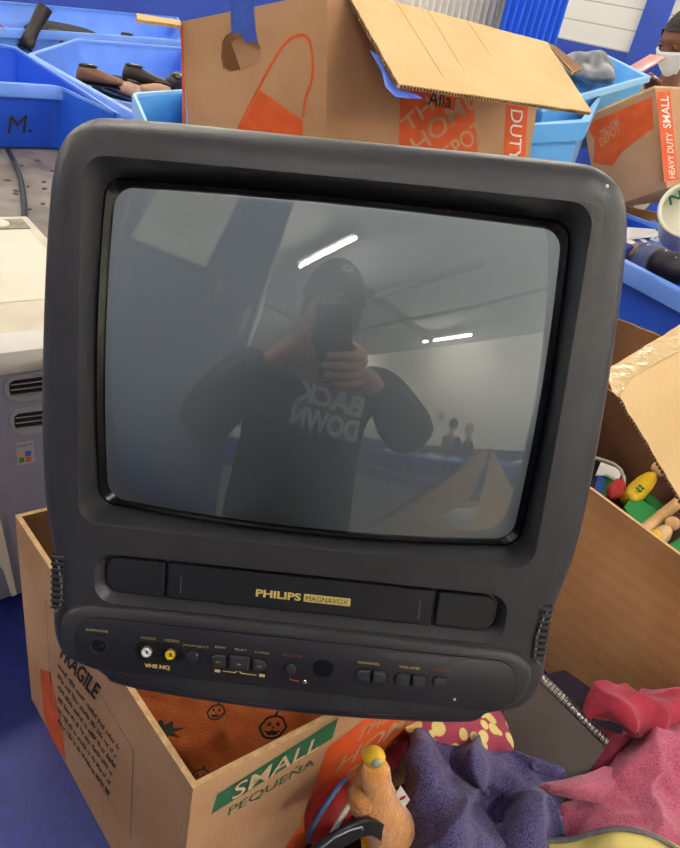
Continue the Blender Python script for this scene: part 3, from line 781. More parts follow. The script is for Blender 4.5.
m_purple = mat('purple_heather', '#565080', .95, '#2f2a4c', 620, .35, 500, sheen=.15, lo=.44, hi=.6)
m_pink = mat('pink_heather', '#b75a76', .95, '#7f344c', 560, .35, 500, sheen=.3, lo=.45, hi=.68)
m_crim = mat('crimson_cloth', '#a3243f', .85, '#8f1d36', 30, .4, 300, sheen=.2)
m_maroon = mat('maroon_cloth', '#8a3048', .9, '#71253a', 60, .4, 300)
m_trim = mat('grey_trim', '#6d6b70', .9, '#5a585d', 200); m_trimy = mat('yellow_trim', '#d9c878', .9)
under = cloth('folded_blanket', [[(300, 740, .80), (450, 725, .80), (560, 672, .80), (660, 705, .80), (760, 720, .79)], [(300, 800, .84), (430, 790, .86), (520, 780, .86), (600, 800, .86), (760, 800, .84)], [(300, 880, .84), (430, 890, .87), (520, 890, .87), (600, 900, .86), (760, 900, .84)], [(300, 980, .80), (450, 990, .80), (520, 990, .80), (600, 1000, .79), (760, 1000, .79)]],
      mat('dark_plum', '#2c2438', .95, '#231c2d', 60, .4, 300), 'dark plum blanket spread under the pile of clothes', 'blanket', amp=.004, thick=.004)
cloth('shirt', [[(640, 690, .93), (690, 690, .94), (740, 690, .93)], [(603, 776, .935), (660, 745, .975), (760, 740, .96)], [(575, 800, .93), (640, 790, .955), (760, 800, .96)], [(545, 848, .925), (620, 850, .965), (760, 860, .96)], [(535, 930, .90), (620, 930, .93), (760, 930, .93)]],
      m_pink, 'pink heather shirt crumpled in the bottom right corner', 'shirt', amp=.011, fs=10, seed=5, nu=110, nv=110, dirn=(1.0, .5))
pk = cloth('shirt', [[(531, 787, .952), (552, 782, .958), (575, 777, .962), (606, 768, .945), (640, 762, .93)], [(531, 788, .953), (552, 788, .968), (577, 787, .974), (610, 784, .952), (645, 785, .93)], [(532, 790, .952), (552, 795, .955), (578, 800, .958), (615, 806, .94), (650, 812, .92)]], m_pink, 'pink sleeve tip lying over the purple shirt', 'shirt', amp=.003, fs=18, seed=9, nu=40, nv=60)
# trim curve on the pink shirt
def ribbon(name, pts, wd, m, parent=None, label=None, cat=None):
    P = [atz(*p) for p in pts]; g = G(); L_ = []; R_ = []
    P = [v for v in bez([[p, p] for p in P], len(P)*6, 1)][::2]
    for i in range(len(P)):
        t = (P[min(i+1, len(P)-1)]-P[max(0, i-1)]).normalized(); sd = t.cross(Vector((0, .3, .95))).normalized()*wd/2
        L_.append(P[i]+sd); R_.append(P[i]-sd)
    k = len(P); g.add(L_+R_, [(i, i+1, k+i+1, k+i) for i in range(k-1)]); o = g.out(name, m, parent, False, 180)
    md = o.modifiers.new('t', 'SOLIDIFY'); md.thickness = .0015
    if label: tag(o, label, cat)
    return o
cloth('sleeve_hem', [[(545, 838, .958), (580, 836, .965), (615, 827, .985), (650, 832, .985), (690, 852, .98)], [(545, 848, .958), (580, 848, .965), (615, 840, .985), (650, 846, .985), (690, 870, .98)], [(545, 870, .955), (580, 872, .96), (615, 868, .98), (650, 880, .98), (690, 890, .975)]], m_trimy, 'yellow hem of the pink shirt at the bottom edge', 'hem', amp=.001, nu=14, nv=50)
sh_ = bpy.data.objects['sleeve_hem']
ribbon('hem_band', [(545, 840, .962), (570, 839, .968), (590, 833, .978), (615, 828, .988), (640, 831, .989), (660, 838, .988), (690, 856, .984)], .0055, m_trim, sh_)
for k_ in ('label', 'category'):
    pass
cloth('neck_scarf', [[(584, 714, .955), (603, 683, .985), (640, 694, .978), (700, 696, .982)], [(588, 717, .96), (612, 700, .992), (650, 705, .99), (700, 698, .99)], [(606, 722, .96), (626, 724, .985), (655, 722, .982), (690, 712, .985)], [(618, 724, .945), (638, 740, .955), (660, 732, .965), (690, 722, .97)]],
      m_crim, 'crimson cloth folded behind the pink shirt by the carton wall', 'cloth', amp=.008, fs=16, seed=2)
cloth('scarf', [[(596, 725, .945), (625, 735, .95), (650, 730, .95)], [(590, 748, .935), (612, 752, .94), (640, 745, .945)], [(588, 780, .925), (604, 774, .93), (630, 760, .94)]], m_maroon, 'maroon cloth in the gap between notebook and pink shirt', 'cloth', amp=.003, fs=12, nu=30, nv=30)
cloth('shirt', [[(408, 748, 1.0), (418, 728, .995), (440, 742, .975), (480, 752, .96), (520, 752, .965), (562, 770, .955)],
    [(403, 762, .995), (424, 752, 1.01), (446, 772, .965), (485, 766, .985), (530, 775, .95), (567, 785, .955)],
    [(408, 795, .975), (430, 790, 1.0), (455, 800, .985), (490, 800, .95), (525, 800, .975), (560, 806, .945)],
    [(412, 848, .955), (438, 848, .975), (465, 850, .99), (500, 852, .95), (525, 852, .965), (548, 855, .94)], [(412, 930, .92), (440, 930, .93), (470, 930, .93), (500, 930, .92), (530, 930, .92), (550, 930, .92)]],
      m_purple, 'purple heather shirt crumpled beside the plush toy', 'shirt', amp=.012, fs=11, seed=11, nu=130, nv=130, dirn=(1.0, -.5), sharp=1.5)
# patterned garment under the television edge
m_pat = mat('printed_cloth', '#d8ca80', .9, '#9c3f56', 55, .3, 300, kind='voronoi', lo=.42, hi=.46)
cloth('patterned_shirt', [[(400, 712, .965), (440, 705, .965), (480, 705, .955), (500, 712, .95)], [(404, 726, .985), (440, 722, .985), (480, 725, .97), (512, 745, .955)], [(415, 748, .975), (445, 745, .975), (480, 750, .96), (505, 762, .945)]], m_pat, 'yellow and rose printed shirt tucked under the television', 'shirt', amp=.003, fs=15, seed=4, nu=50, nv=60)
cloth('ribbed_sleeve', [[(385, 760, .955), (400, 735, .965), (425, 712, .97)], [(395, 772, .955), (410, 742, .972), (433, 722, .975)]], mat('rose_cloth', '#b0506a', .9, '#a03f5b', 90, .5, 300), 'rose pink sleeve between the small carton and purple shirt', 'shirt', amp=.002, fs=20, nu=14, nv=40)

# plush toy ------------------------------------------------------------
m_plush = mat('orange_plush', '#dd9a50', .95, '#cc8741', 120, 1.0, 350, sheen=.6)
pl = thing('plush_toy', 'orange plush toy with raised arm and striped cuff beside the small carton', 'plush toy', atz(370, 830, .86))
def Q(x, y, z): return tuple(atz(x, y, z))
A2 = atz(195, 800, zb1); n2 = (atz(430, 718, zb1)-A2).cross(Vector((0, 0, 1))).normalized()
def W(x, y, off):
    p = onp(x, y, A2, n2); return tuple(p + (CAM-p).normalized()*off)
WV = lambda *a: Vector(W(*a))
skin('plush_body', [[(W(414, 880, .10), .031), (W(401, 846, .10), .030), (W(383, 816, .085), .030), (W(366, 799, .055), .025), (W(356, 790, .045), .014)], [(W(383, 816, .085), .030), (W(378, 788, .06), .0165), (W(376, 774, .045), .0145), (W(375, 766, .045), .0125)]], m_plush, pl, 2, local=False)
c = WV(374, 757, .055); g = G(); g.ell(c, (.0095, .009, .0080)); fp = g.out('yellow_tip', m_yel, pl, False, 180)
g = G(); g.ell(c+(CAM-c).normalized()*.006+Vector((.002, -.001, -.003)), (.0055, .0055, .0045)); g.out('grey_button', mat('button_grey', '#8d8f86', .4), fp, False, 180)
for i, (cc, nm) in enumerate((('#e8c22c', 'yellow'), ('#2f86c8', 'blue'), ('#d33a2a', 'red'), ('#6fb83c', 'green'), ('#e8e8e8', 'white'))):
    a = WV(400+i*3.0, 836+i*5, .105); b = WV(402.6+i*3.0, 840.6+i*5, .105); g = G(); g.cyl(a, b, .0375, .0375, 28); o = g.out('cuff_stripe', mat('cuff_'+nm, cc, .9, None, 1, .5, 300), pl, False); o['label'] = nm+' cuff stripe'
tq = [WV(395, 795, .095), WV(401, 786, .095), WV(410, 800, .095), WV(404, 808, .095)]; tn = (tq[1]-tq[0]).cross(tq[3]-tq[0]).normalized(); tn = tn if tn.dot(CAM-tq[0]) > 0 else -tn
g = G(); g.slab(tq, tn, .0008); tg = g.out('tag', m_white, pl, False, smooth=False)
ctr = sum(tq, Vector())/4; t1_ = (tq[1]-tq[0]).normalized(); g = G(); g.ell(ctr+tn*.0004, (.0032, .0032, .0006), Matrix((t1_, tn.cross(t1_), tn)).transposed()); g.out('tag_mark', m_tred, tg, False)
c = WV(334, 814, .036)
rb = thing('plush_ball', 'red plush ball with white and blue stripes by the carton', 'plush toy', c-Vector((0, 0, .03)))
g = G(); RB = Matrix.Rotation(-.5, 3, 'Z') @ Matrix.Rotation(.5, 3, 'X'); g.ell(c, (.024, .030, .024), RB, 32, 22); g.out('ball', m_tred, rb, False, 180)
for dx, mm in ((.010, m_white), (-.006, mat('stripe_blue', '#4a6f9c', .9))):
    g = G(); pts = []
    for i in range(17):
        a = -1.3+2.6*i/16; q_ = math.sqrt(1-(dx/.024)**2); pts.append(c+RB @ Vector((dx, .030*math.sin(a)*q_, .024*math.cos(a)*q_)))
    g.tube(pts, .0022, 8); g.out('stripe', mm, rb, False)
# black bag with strap
bg = thing('black_bag', 'black nylon pouch with a strap at the bottom edge', 'bag', atz(360, 860, .88))
c = WV(346, 872, .06); g = G(); g.ell(c, (.046, .030, .028), Matrix.Rotation(.45, 3, 'Z'), 30, 20)
for i, v in enumerate(g.V): g.V[i] = v+(v-c).normalized()*.003*noise.noise(v*50)
m_nylon = mat('black_nylon', '#161519', .5, '#201e24', 90, .3, 500)
g.out('pouch', m_nylon, bg, False, 180)
top_ = [(298, 858), (318, 841), (345, 824), (370, 817), (392, 830), (398, 852)]; bot_ = [(306, 870), (325, 854), (350, 838), (368, 832), (382, 843), (388, 860)]
cloth('strap', [[W(x, y, .110) for x, y in top_], [W(x, y, .122) for x, y in bot_]], m_nylon, parent=bg, amp=.0005, nu=6, nv=50, thick=.004, px=False)
g = G(); g.tube([W(x, y, .128) for x, y in ((314, 854), (334, 838), (350, 830), (362, 827), (363, 830))], .0008, 6); g.out('zip', m_silver, bg, False)

# ------------------------------------------------------------------ computer tower on the left
zp = 1.18
f0 = atz(0, 356, zp); f1 = atz(70, 347, zp); pe = (f1-f0); pe.z = 0; pe.normalize(); pnv = Vector((-pe.y, pe.x, 0))
if pnv.y < 0: pnv = -pnv
fr = atz(45, 350, zp) + pe*.12
bk = (atz(20, 216, zp)-fr).dot(pnv)
fl_ = fr - pe*.34
pc = thing('computer_tower', 'beige and silver desktop computer left of the television', 'computer', low((fr+fl_)/2, TZ))
Rpc = Matrix((pe, pnv, Vector((0, 0, 1)))).transposed()
def pcbox(name, x0, x1, y0, y1, z0, z1, m, bev=.004, par=pc):
    c = fl_+pe*(x0+x1)/2+pnv*(y0+y1)/2; c = Vector((c.x, c.y, (z0+z1)/2)); g = G(); g.box(c, (x1-x0, y1-y0, z1-z0), Rpc, bev); return g.out(name, m, par, False)
W_ = .34
pcbox('case', 0.002, W_-.002, .05, bk, TZ+.015, zp, mat('case_beige', '#cfc9b4', .5, '#c4bda8', 14), .003)
pcbox('top_bezel', 0, W_, -.0, .055, zp-.03, zp+.004, mat('bezel_silver', '#cdccc6', .35, '#c4c3bd', 8), .012)
bz = pcbox('front_bezel', 0, W_, .004, .05, TZ+.012, zp-.02, m_silver, .014)
pcbox('top_panel', .02, W_-.02, .14, bk-.07, zp-.001, zp+.0015, m_beige, .0005)
lb = pcbox('rating_label', .03, W_-.015, bk-.065, bk-.02, zp, zp+.002, mat('label_grey', '#6f6a5e', .6, '#8d8779', 60), .0003)
g = G()
for i in range(5):
    for j in range(6): 
        c = fl_+pe*(.05+j*.03)+pnv*(bk-.06+i*.008); g.box(Vector((c.x, c.y, zp+.0025)), (.02-.003*(i % 3), .0025, .0006), Rpc)
g.out('label_print', m_white, lb, False, smooth=False)
g = G(); c = fl_+pe*(W_-.06)+pnv*(bk-.04); g.cyl((c.x, c.y, zp), (c.x, c.y, zp+.004), .02, .018, 24); g.out('cover_disc', m_beige, pc, False)
FP = fl_ + pnv*.004; nF = -pnv
def fpx(x, y): return onp(x, y, FP, nF)
for k, (x0, y0, x1, y1) in enumerate(((5, 376, 75, 401), (10, 409, 80, 434))):
    P = [(x0+4, y1-3), (x0, y1-8), (x0-1, y0+8), (x0+4, y0+2), (x0+12, y0-1), (x1, y0-9), (x1, y1-8), (x0+12, y1+1)]
    g = G(); g.slab([fpx(*p)-nF*-.0015 for p in P], nF, .003); vr = g.out('vent', mat('vent_rim', '#9c9ca4', .3), pc, False, smooth=False)
    q = [(x0+6, y1-6), (x0+4, y1-10), (x0+4, y0+7), (x0+8, y0+4), (x1, y0-4), (x1, y1-13)]
    g = G(); g.slab([fpx(*p)+nF*.002 for p in q], nF, .0006); g.out('vent_opening', m_groove, vr, False, smooth=False)
    g = G()
    for s_ in range(3):
        yy = y0+8+s_*5.2; g.tube([fpx(x0+5, yy)+nF*.003, fpx(x1, yy-8)+nF*.003], .0009, 8)
    g.out('louvre', mat('louvre_grey', '#8a8a90', .4), vr, False)
st = poly_px('sticker', [(15, 443), (33, 440), (35, 462), (18, 465)], FP, nF, mat('sticker_grey', '#a9a4ae', .5), pc, .0006)
for (a, b, c_, d), cc in zip(((19, 452, 24, 457), (25, 451, 31, 456), (19, 458, 24, 463), (26, 457, 31, 462)), ('#d9a441', '#2f5fc0', '#2d8a40', '#d8602c')):
    poly_px('sticker_flag', [(a, b), (c_, b-1), (c_, d-1), (a, d)], FP, nF, mat('flag'+cc, cc, .5), st, .0009)
text_px('lettering', 'DESIGNED FOR', (17, 447.5), (32, 445), (17, 445), FP, nF, m_ink, st, .0, .0009)
# foot piece of beige plastic
g = G(); g.slab([fpx(x, y)+nF*.014 for x, y in ((-12, 500), (-2, 515), (8, 560), (14, 588), (9, 590), (1, 565), (-12, 545))], nF, .012)
g.out('foot_strip', m_beige, pc, False, smooth=False)
# thin cable behind the computer
g = G(); g.tube([atz(8, 150, .94), atz(15, 162, .95), atz(21, 180, .95), atz(24, 205, .94), atz(25, 240, .94)], .008, 10)
tag(g.out('power_cord', m_nylon), 'black cable lying on the grey table behind the computer', 'cable')
g = G()
for i in range(15):
    px_, py_ = random.uniform(0, 75), random.uniform(158, 210); c = atz(px_, py_, .932); g.ell(c, (random.uniform(.004, .012), random.uniform(.003, .01), .003))
tag(g.out('debris', mat('debris', '#6f6661', .9), None), 'dark crumbs and scraps on the grey table behind the computer', 'debris', kind='stuff')

# ------------------------------------------------------------------ totes
def tote(name, top, h, m, label, taper=.06, lip=.022, cat='storage bin', mrim=None, wall=.004, zb=None, ribs=True):
    top = [Vector(p) for p in top]; z1 = top[0].z; nk = len(top); c = sum(top, Vector())/nk
    # keep the corners counter-clockwise
    ar = sum(top[i-1].x*top[i].y-top[i].x*top[i-1].y for i in range(nk))
    if ar < 0: top = top[::-1]
    t = thing(name, label, cat, (c.x, c.y, z1-h))
    def ring_(k, z, r=.035, add=0):
        P = [((p.x-c.x)*k, (p.y-c.y)*k) for p in top]; out = []
        for i in range(nk):
            p0 = Vector(P[i]); a = (Vector(P[i-1])-p0).normalized(); b = (Vector(P[(i+1) % nk])-p0).normalized()
            s0 = p0+a*r; s1 = p0+b*r; bis = (a+b).normalized() if (a+b).length > 1e-6 else a
            for j in range(6):
                f = j/5; q = s0*(1-f)**2+p0*2*f*(1-f)+s1*f*f; out.append(q)
        return [Vector((c.x+q.x-(0), c.y+q.y, z)) for q in (out if not add else [o_+o_.normalized()*add for o_ in out])]
    kb = 1-taper*2
    g = G(); g.loft([ring_(kb-.02, z1-h+.006), ring_(kb, z1-h), ring_(kb+.0, z1-h+.004), ring_(.965, z1-.035), ring_(.965, z1-.002), ring_(.952, z1-.002), ring_(.952, z1-.035), ring_(kb-.015, z1-h+.01)], True, True)
    g.out('body', m, t, False, 50)
    g = G(); g.loft([ring_(.96, z1-.045, add=.001), ring_(.965, z1-.042, add=lip), ring_(.965, z1-.006, add=lip), ring_(.965, z1, add=lip-.006), ring_(.945, z1), ring_(.945, z1-.01)], False, False)
    g.out('rim', mrim or m, t, False, 50)
    return t

Z1 = 1.15
ta = tote('blue_bin', [atz(-100, 76, Z1), atz(60, 86, Z1), atz(124, 116, Z1), atz(15, 46, Z1), atz(-60, 34, Z1)],   .215, m_blue, 'deep blue bin marked M. above the computer', mrim=m_blue2)
q0 = atz(60, 86, Z1); qn = (q0-atz(-100, 76, Z1)).cross(Vector((0, 0, 1))).normalized(); qn = qn if qn.dot(CAM-q0) > 0 else -qn
text_px('lettering', 'F M.', (-14, 135), (31, 132), (-12, 117), q0+qn*.006, qn, m_ink, ta, .0, .004)
tote('blue_bin', [atz(27, 54, Z1), atz(138, 117, Z1), atz(205, 92, Z1), atz(187, 47, Z1), atz(76, 38, Z1)], .215, m_blue2, 'pale blue bin of shoes left of the big carton', mrim=mat('blue_bin_rim', '#7ba6f2', .35))
tote('blue_bin', [atz(-50, 25, Z1), atz(80, 33, Z1), atz(190, 41, Z1), atz(180, 17, Z1), atz(-50, -4, Z1)], .215, m_blue2, 'farthest blue bin with boots at top left')
tote('light_blue_tub', [atz(134, 93, 1.25), atz(150, 130, 1.25), atz(192, 132, 1.25), atz(187, 89, 1.25)], .315, m_sky, 'small light blue tub squeezed against the big carton', mrim=mat('tub_rim', '#8cc0f0', .35))

def shoe(name, p, rz, m, label, s=1.0, boot=False, tilt=0, grp=None):
    t = thing(name, label, 'boot' if boot else 'shoe', p, rz, grp); t.rotation_euler = (tilt, 0, rz); t.scale = (s, s, s)
    def sec(x, w_, h0, h1): return [Vector((x, w_*math.cos(a), (h0+h1)/2+(h1-h0)/2*math.sin(a))) for a in [2*PI*i/16 for i in range(16)]]
    g = G(); g.loft([sec(-.135, .012, .02, .05), sec(-.125, .03, .012, .085), sec(-.08, .038, .012, .10), sec(-.03, .036, .012, .085), sec(.03, .040, .012, .065), sec(.09, .044, .012, .05), sec(.125, .034, .012, .04), sec(.14, .012, .015, .03)]); g.out('upper', m, t, ang=60)
    g = G(); g.loft([sec(-.138, .02, 0, .016), sec(-.1, .038, 0, .018), sec(-.03, .034, 0, .016), sec(.06, .045, 0, .016), sec(.12, .036, 0, .016), sec(.145, .012, 0, .014)]); g.out('sole', m_black, t, ang=60)
    if boot:
        g = G(); g.tube([(-.085, 0, .06), (-.085, 0, .14), (-.09, 0, .22), (-.095, 0, .30)], [.042, .036, .043, .048], 18); g.out('shaft', m, t, ang=60)
    else:
        g = G(); g.ell((-.075, 0, .092), (.048, .028, .012)); g.out('opening', m_black, t, ang=180)
    return t
def heap(name, pts, z, r, m, label, cat, seed=0, flat=.5):
    c = atz(pts[0], pts[1], z); g = G(); g.ell(c, (r, r*.8, r*flat), None, 30, 20)
    for i, v in enumerate(g.V): g.V[i] = c+(v-c)*(1+.35*noise.noise(v*9/r*.12+Vector((seed, 0, 0))))
    return tag(g.out(name, m, None, ang=180), label, cat)
ZS = .86
def sp(x, y, z): return tuple(atz(x, y, z))
for (x, y, z, rz, m, lb, bt, tl) in (
    (103, 74, 1.13, .5, m_leather2, 'brown shoe at the left end of the shoe row in the pale bin', False, 0),
    (120, 84, 1.10, 2.6, m_tan, 'tan shoe lying in the pale bin between brown and black shoes', False, .3),
    (148, 74, 1.15, .3, m_leather, 'black shoe with its toe right in the pale bin', False, 0),
    (146, 86, 1.11, 3.0, m_tan, 'pale tan shoe under the black one in the pale bin', False, .4),
    (176, 76, 1.15, 1.4, m_leather, 'black shoe standing upright next to the big carton', False, .6),
    (16, 36, 1.11, 2.6, m_leather, 'dark ankle boot at the top left corner', True, .55),
    (44, 34, 1.12, 3.4, m_leather2, 'dark strappy shoe right of the ankle boot', False, 0),
    (160, 40, 1.13, 1.2, m_leather, 'dark shoe in the farthest bin next to the carton', False, .8),
    (137, 40, 1.12, .2, m_leather2, 'maroon shoe in the farthest bin', False, 0)):
    shoe('boot' if bt else 'shoe', atz(x, y, z)-Vector((0, 0, .05)), rz, m, lb, .8, bt, tl)
heap('garment_bundle', (140, 92), 1.03, .22, m_dark, 'dark clothes filling the pale blue bin under the shoes', 'clothes', 1, .25)
heap('garment_bundle', (60, 32), 1.03, .26, m_dark, 'dark clothes filling the farthest blue bin under the boots', 'clothes', 2, .2)
heap('garment_bundle', (150, 12), 1.02, .45, mat('blue_net', '#3f78b8', .8, '#6fa0d4', 60, kind='wave'), 'blue netting bundle behind the bins at the top left', 'netting', 3, .35)
table('trestle_table', (-1.1, 5.25), 3.2, 1.2, .93, 0, m_greytab, 'farther grey table behind the bins at top left')
heap('red_bag', (-5, 34), 1.10, .06, m_tred, 'small red bag at the left edge among boots', 'bag', 5, .9)

# ------------------------------------------------------------------ the big carton with logo
Nt = dep(327, -8, 1.0); Lt = dep(179, 22, 1.16); Rt = dep(547, 42, 1.24); Nb = dep(326, 205, 1.16)
dn = (Nb-Nt)
# straighten the carton into a true box
ex = (Rt-Nt); ey = (Lt-Nt); lx, ly, lz = ex.length, ey.length, dn.length
Bt = Lt+Rt-Nt
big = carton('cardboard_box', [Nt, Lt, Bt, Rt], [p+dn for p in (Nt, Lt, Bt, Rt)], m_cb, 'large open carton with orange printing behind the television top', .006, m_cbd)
nEL = ey.cross(dn).normalized(); nEL = nEL if nEL.dot(CAM-Nt) > 0 else -nEL
nER = ex.cross(dn).normalized(); nER = nER if nER.dot(CAM-Nt) > 0 else -nER
body = [c for c in big.children if c.name.startswith('body')][0]
hp = [(222, 42), (226, 35), (233, 31), (240, 32), (246, 37), (254, 40), (260, 45), (262, 55), (259, 64), (244, 69), (229, 72), (223, 68), (221, 58)]
hv = [onp(x, y, Nt, nEL) for x, y in hp]
W4 = body.matrix_world.copy()
g = G(); g.loft([[p+nEL*.02 for p in hv], [p-nEL*.02 for p in hv]]); cutb = g.out('cutter', m_cbd)
bpy.context.view_layer.update()
wm = body.matrix_world.copy(); md = body.modifiers.new('b', 'BOOLEAN'); md.object = cutb; md.solver = 'EXACT'
dg = bpy.context.evaluated_depsgraph_get(); dg.update(); me = bpy.data.meshes.new_from_object(body.evaluated_get(dg)); body.modifiers.clear(); body.data = me; bpy.data.objects.remove(cutb)
# pushed-in handle tab
g = G(); g.slab([onp(x, y, Nt, nEL)-nEL*.012 for x, y in ((226, 42), (240, 36), (262, 44), (262, 62), (236, 70))], nEL, .004); g.out('handle_tab', m_cb, big, False, smooth=False)
# orange outline and filled lower part
arch = [(238, 130), (246, 113), (262, 82), (276, 57), (287, 42), (297, 36), (306, 36), (311, 45), (313, 62), (312, 80), (306, 98), (303, 118)]
arch = [(v[0], v[1]) for v in bez([[Vector((x, y, 0)), Vector((x, y, 0))] for x, y in arch], 50, 1)][::2]
line_px('orange_outline', arch, .0045, Nt, nEL, m_orange, big)
poly_px('orange_panel', [(260, 90), (303, 121), (300, 190), (222, 190), (240, 128)], Nt, nEL, m_orange, big)
poly_px('orange_edge', [(181, 24), (183, 24), (188, 170), (184, 170)], Nt, nEL, m_orange, big)
poly_px('blue_tape', [(230, -6), (252, -16), (256, 30), (258, 44), (252, 40), (247, 44), (240, 32), (232, 34)], Nt, nEL, m_bluetape, big, .0008)
poly_px('orange_square', [(401, 60), (470, 75), (480, 175), (398, 165)], Nt, nER, m_orange, big)
text_px('lettering', 'THE', (408, 134), (446, 98), (400, 121), Nt, nER, m_cbp, big, .008, .0009)
text_px('lettering', 'HOME', (419, 156), (478, 104), (409, 140), Nt, nER, m_cbp, big, .008, .0009)
text_px('lettering', 'DEPOT', (440, 172), (486, 134), (430, 158), Nt, nER, m_cbp, big, .008, .0009)
text_px('lettering', 'Alla', (427, 105), (450, 108), (429, 90), Nt, nER, m_ink, big, .0, .0013)
poly_px('orange_strip', [(508, 60), (530, 62), (524, 180), (502, 180)], Nt, nER, m_orange, big)
text_px('lettering', 'DUTY', (510.5, 109), (508.5, 160), (522.5, 111), Nt, nER, m_white, big, .0, .0009)
ff = flap(big, [dep(345, -12, 1.02), dep(547, 42, 1.24), dep(592, 112, 1.10), dep(399, 84, .90)], m_cbl, .006, seed=1)
g = G(); ffn = (dep(547, 42, 1.24)-dep(345, -12, 1.02)).cross(dep(399, 84, .90)-dep(345, -12, 1.02)).normalized(); ffn = ffn if ffn.z > 0 else -ffn
P_ = dep(399, 84, .90)
g.slab([onp(x, y, P_, ffn)-ffn*.007 for x, y in ((372, 45), (380, 50), (392, 74), (400, 84), (420, 90), (425, 94), (398, 92), (388, 82), (384, 66))], ffn, .0006); g.out('torn_blue_tape', m_bluetape, ff, False, smooth=False)
for (a, b) in (((395, 0), (450, 88)), ((425, 6), (468, 78)), ((468, 22), (520, 100))):
    pts = [onp(a[0]+(b[0]-a[0])*f, a[1]+(b[1]-a[1])*f, P_, ffn)+ffn*.0003 for f in (0, .5, 1)]; g = G(); g.tube(pts, .0007, 6); g.out('crease', mat('crease', '#c9a774', .9), ff, False)
flap(big, [dep(547, 42, 1.25), dep(556, 46, 1.27), dep(582, 68, 1.22), dep(574, 72, 1.16)], m_cbd, .005, seed=6, nseg=12)
flap(big, [dep(180, 20, 1.16), dep(181, 25, 1.15), dep(137, 19, 1.10), dep(137, 13, 1.12)], m_cbl, .006, seed=8, nseg=12, flute=False)
# plain carton it stands on (hidden behind the television)
cbm = Nt+dn+(ex+ey)*.5; g_ = .13
sup = [Vector((cbm.x+x, cbm.y+y, 1.20)) for x, y in ((-.16, -.13), (.16, -.13), (.16, .15), (-.16, .15))]
carton('cardboard_box', sup, [low(p, TZ+.001) for p in sup], m_cbd, 'plain brown carton under the large printed carton')

# ------------------------------------------------------------------ right background
def bin3(name, top, down, m, mr, label, cat='storage bin', taper=.1):
    top = [Vector(p) for p in top]; c = sum(top, Vector())/4
    bot = [p + down + (c-p)*taper for p in top]; cb = sum(bot, Vector())/4
    t = thing(name, label, cat, cb); n = down.normalized()
    ti = [p+(c-p).normalized()*.008 for p in top]; bi = [p+(cb-p).normalized()*.008-down*.03 for p in bot]
    V = bot+top+ti+bi
    Fc = [(0, 1, 2, 3)] + [(i, (i+1) % 4, 4+(i+1) % 4, 4+i) for i in range(4)] + [(4+i, 4+(i+1) % 4, 8+(i+1) % 4, 8+i) for i in range(4)] + [(8+i, 8+(i+1) % 4, 12+(i+1) % 4, 12+i) for i in range(4)] + [(12, 13, 14, 15)]
    mk('body', V, Fc, m, t, False, smooth=False)
    to = [p-(c-p).normalized()*.018 for p in top]; g = G()
    V = to+top+[p+down*.10 for p in to]+[p+down*.10+(c-p)*.01 for p in top]
    g.add(V, [(i, (i+1) % 4, 4+(i+1) % 4, 4+i) for i in range(4)]+[(i, (i+1) % 4, 8+(i+1) % 4, 8+i) for i in range(4)]+[(8+i, 8+(i+1) % 4, 12+(i+1) % 4, 12+i) for i in range(4)])
    g.out('rim', mr, t, False, smooth=False); return t
a = dep(545, 104, 1.75); b = dep(646, 76, 2.2); c_ = dep(600, 52, 2.55); d_ = a+c_-b
bin3('light_blue_tub', [a, b, c_, d_], Vector((.01, .0, -.17)), m_sky, mat('tub_rim2', '#8cc4f2', .35), 'light blue tub holding a bag, behind the carton flap')
a = dep(500, 112, 1.55); b = dep(584, 120, 1.72); c_ = dep(600, 95, 2.0); d_ = a+c_-b
a.z -= .03; d_.z -= .03
bin3('light_blue_tub', [a, b, c_, d_], Vector((0, 0, -.42)), m_sky, mat('tub_rim3', '#62acea', .35), 'lower light blue tub between the two printed cartons')
bgc = dep(588, 72, 2.15); g = G(); g.ell(bgc, (.075, .08, .045), None, 30, 20)
for i, v in enumerate(g.V): g.V[i] = bgc+(v-bgc)*(1+.55*noise.noise(v*22))
tag(g.out('plastic_bag', mat('bag_grey', '#8f939c', .35, '#55585f', 14, .5, 60), None, ang=180), 'knotted grey plastic bag lying in the light blue tub', 'bag')
# printed carton at the right edge
St = dep(655, 88, 1.85); Lt2 = dep(583, 119, 1.98); Rt2 = dep(735, 92, 2.15); d2 = dep(667, 188, 1.99)-St
ex2 = Rt2-St; ey2 = Lt2-St
sm = carton('cardboard_box', [St, Lt2, Lt2+Rt2-St, Rt2], [p+d2 for p in (St, Lt2, Lt2+Rt2-St, Rt2)], m_cb, 'small printed carton at the right edge with orange SMALL corner', .006)
sh2 = [St, Lt2, Lt2+Rt2-St, Rt2]
g = G(); upn = ex2.cross(ey2).normalized(); upn = upn if upn.z > 0 else -upn
g.slab([p+upn*.006 for p in sh2], upn, .005); g.out('closed_top', m_cbl, sm, False, smooth=False)
nA = ey2.cross(d2).normalized(); nA = nA if nA.dot(CAM-St) > 0 else -nA
nB = ex2.cross(d2).normalized(); nB = nB if nB.dot(CAM-St) > 0 else -nB
poly_px('orange_print', [(586, 124), (652, 97), (654, 128), (640, 138), (622, 152), (613, 166), (593, 163), (595, 140)], St, nA, m_orange, sm)
text_px('lettering', 'THE HOME', (601, 137), (620, 123), (599, 131), St, nA, m_cbp, sm, .006, .0009)
text_px('lettering', 'DEPOT', (601, 147), (621, 131), (599, 139), St, nA, m_cbp, sm, .006, .0009)
poly_px('orange_strip', [(656, 92), (670, 91), (678, 180), (664, 182)], St, nB, m_orange, sm)
text_px('lettering', 'SMALL', (671, 128), (668, 96), (663, 128), St, nB, m_white, sm, .006, .0009)
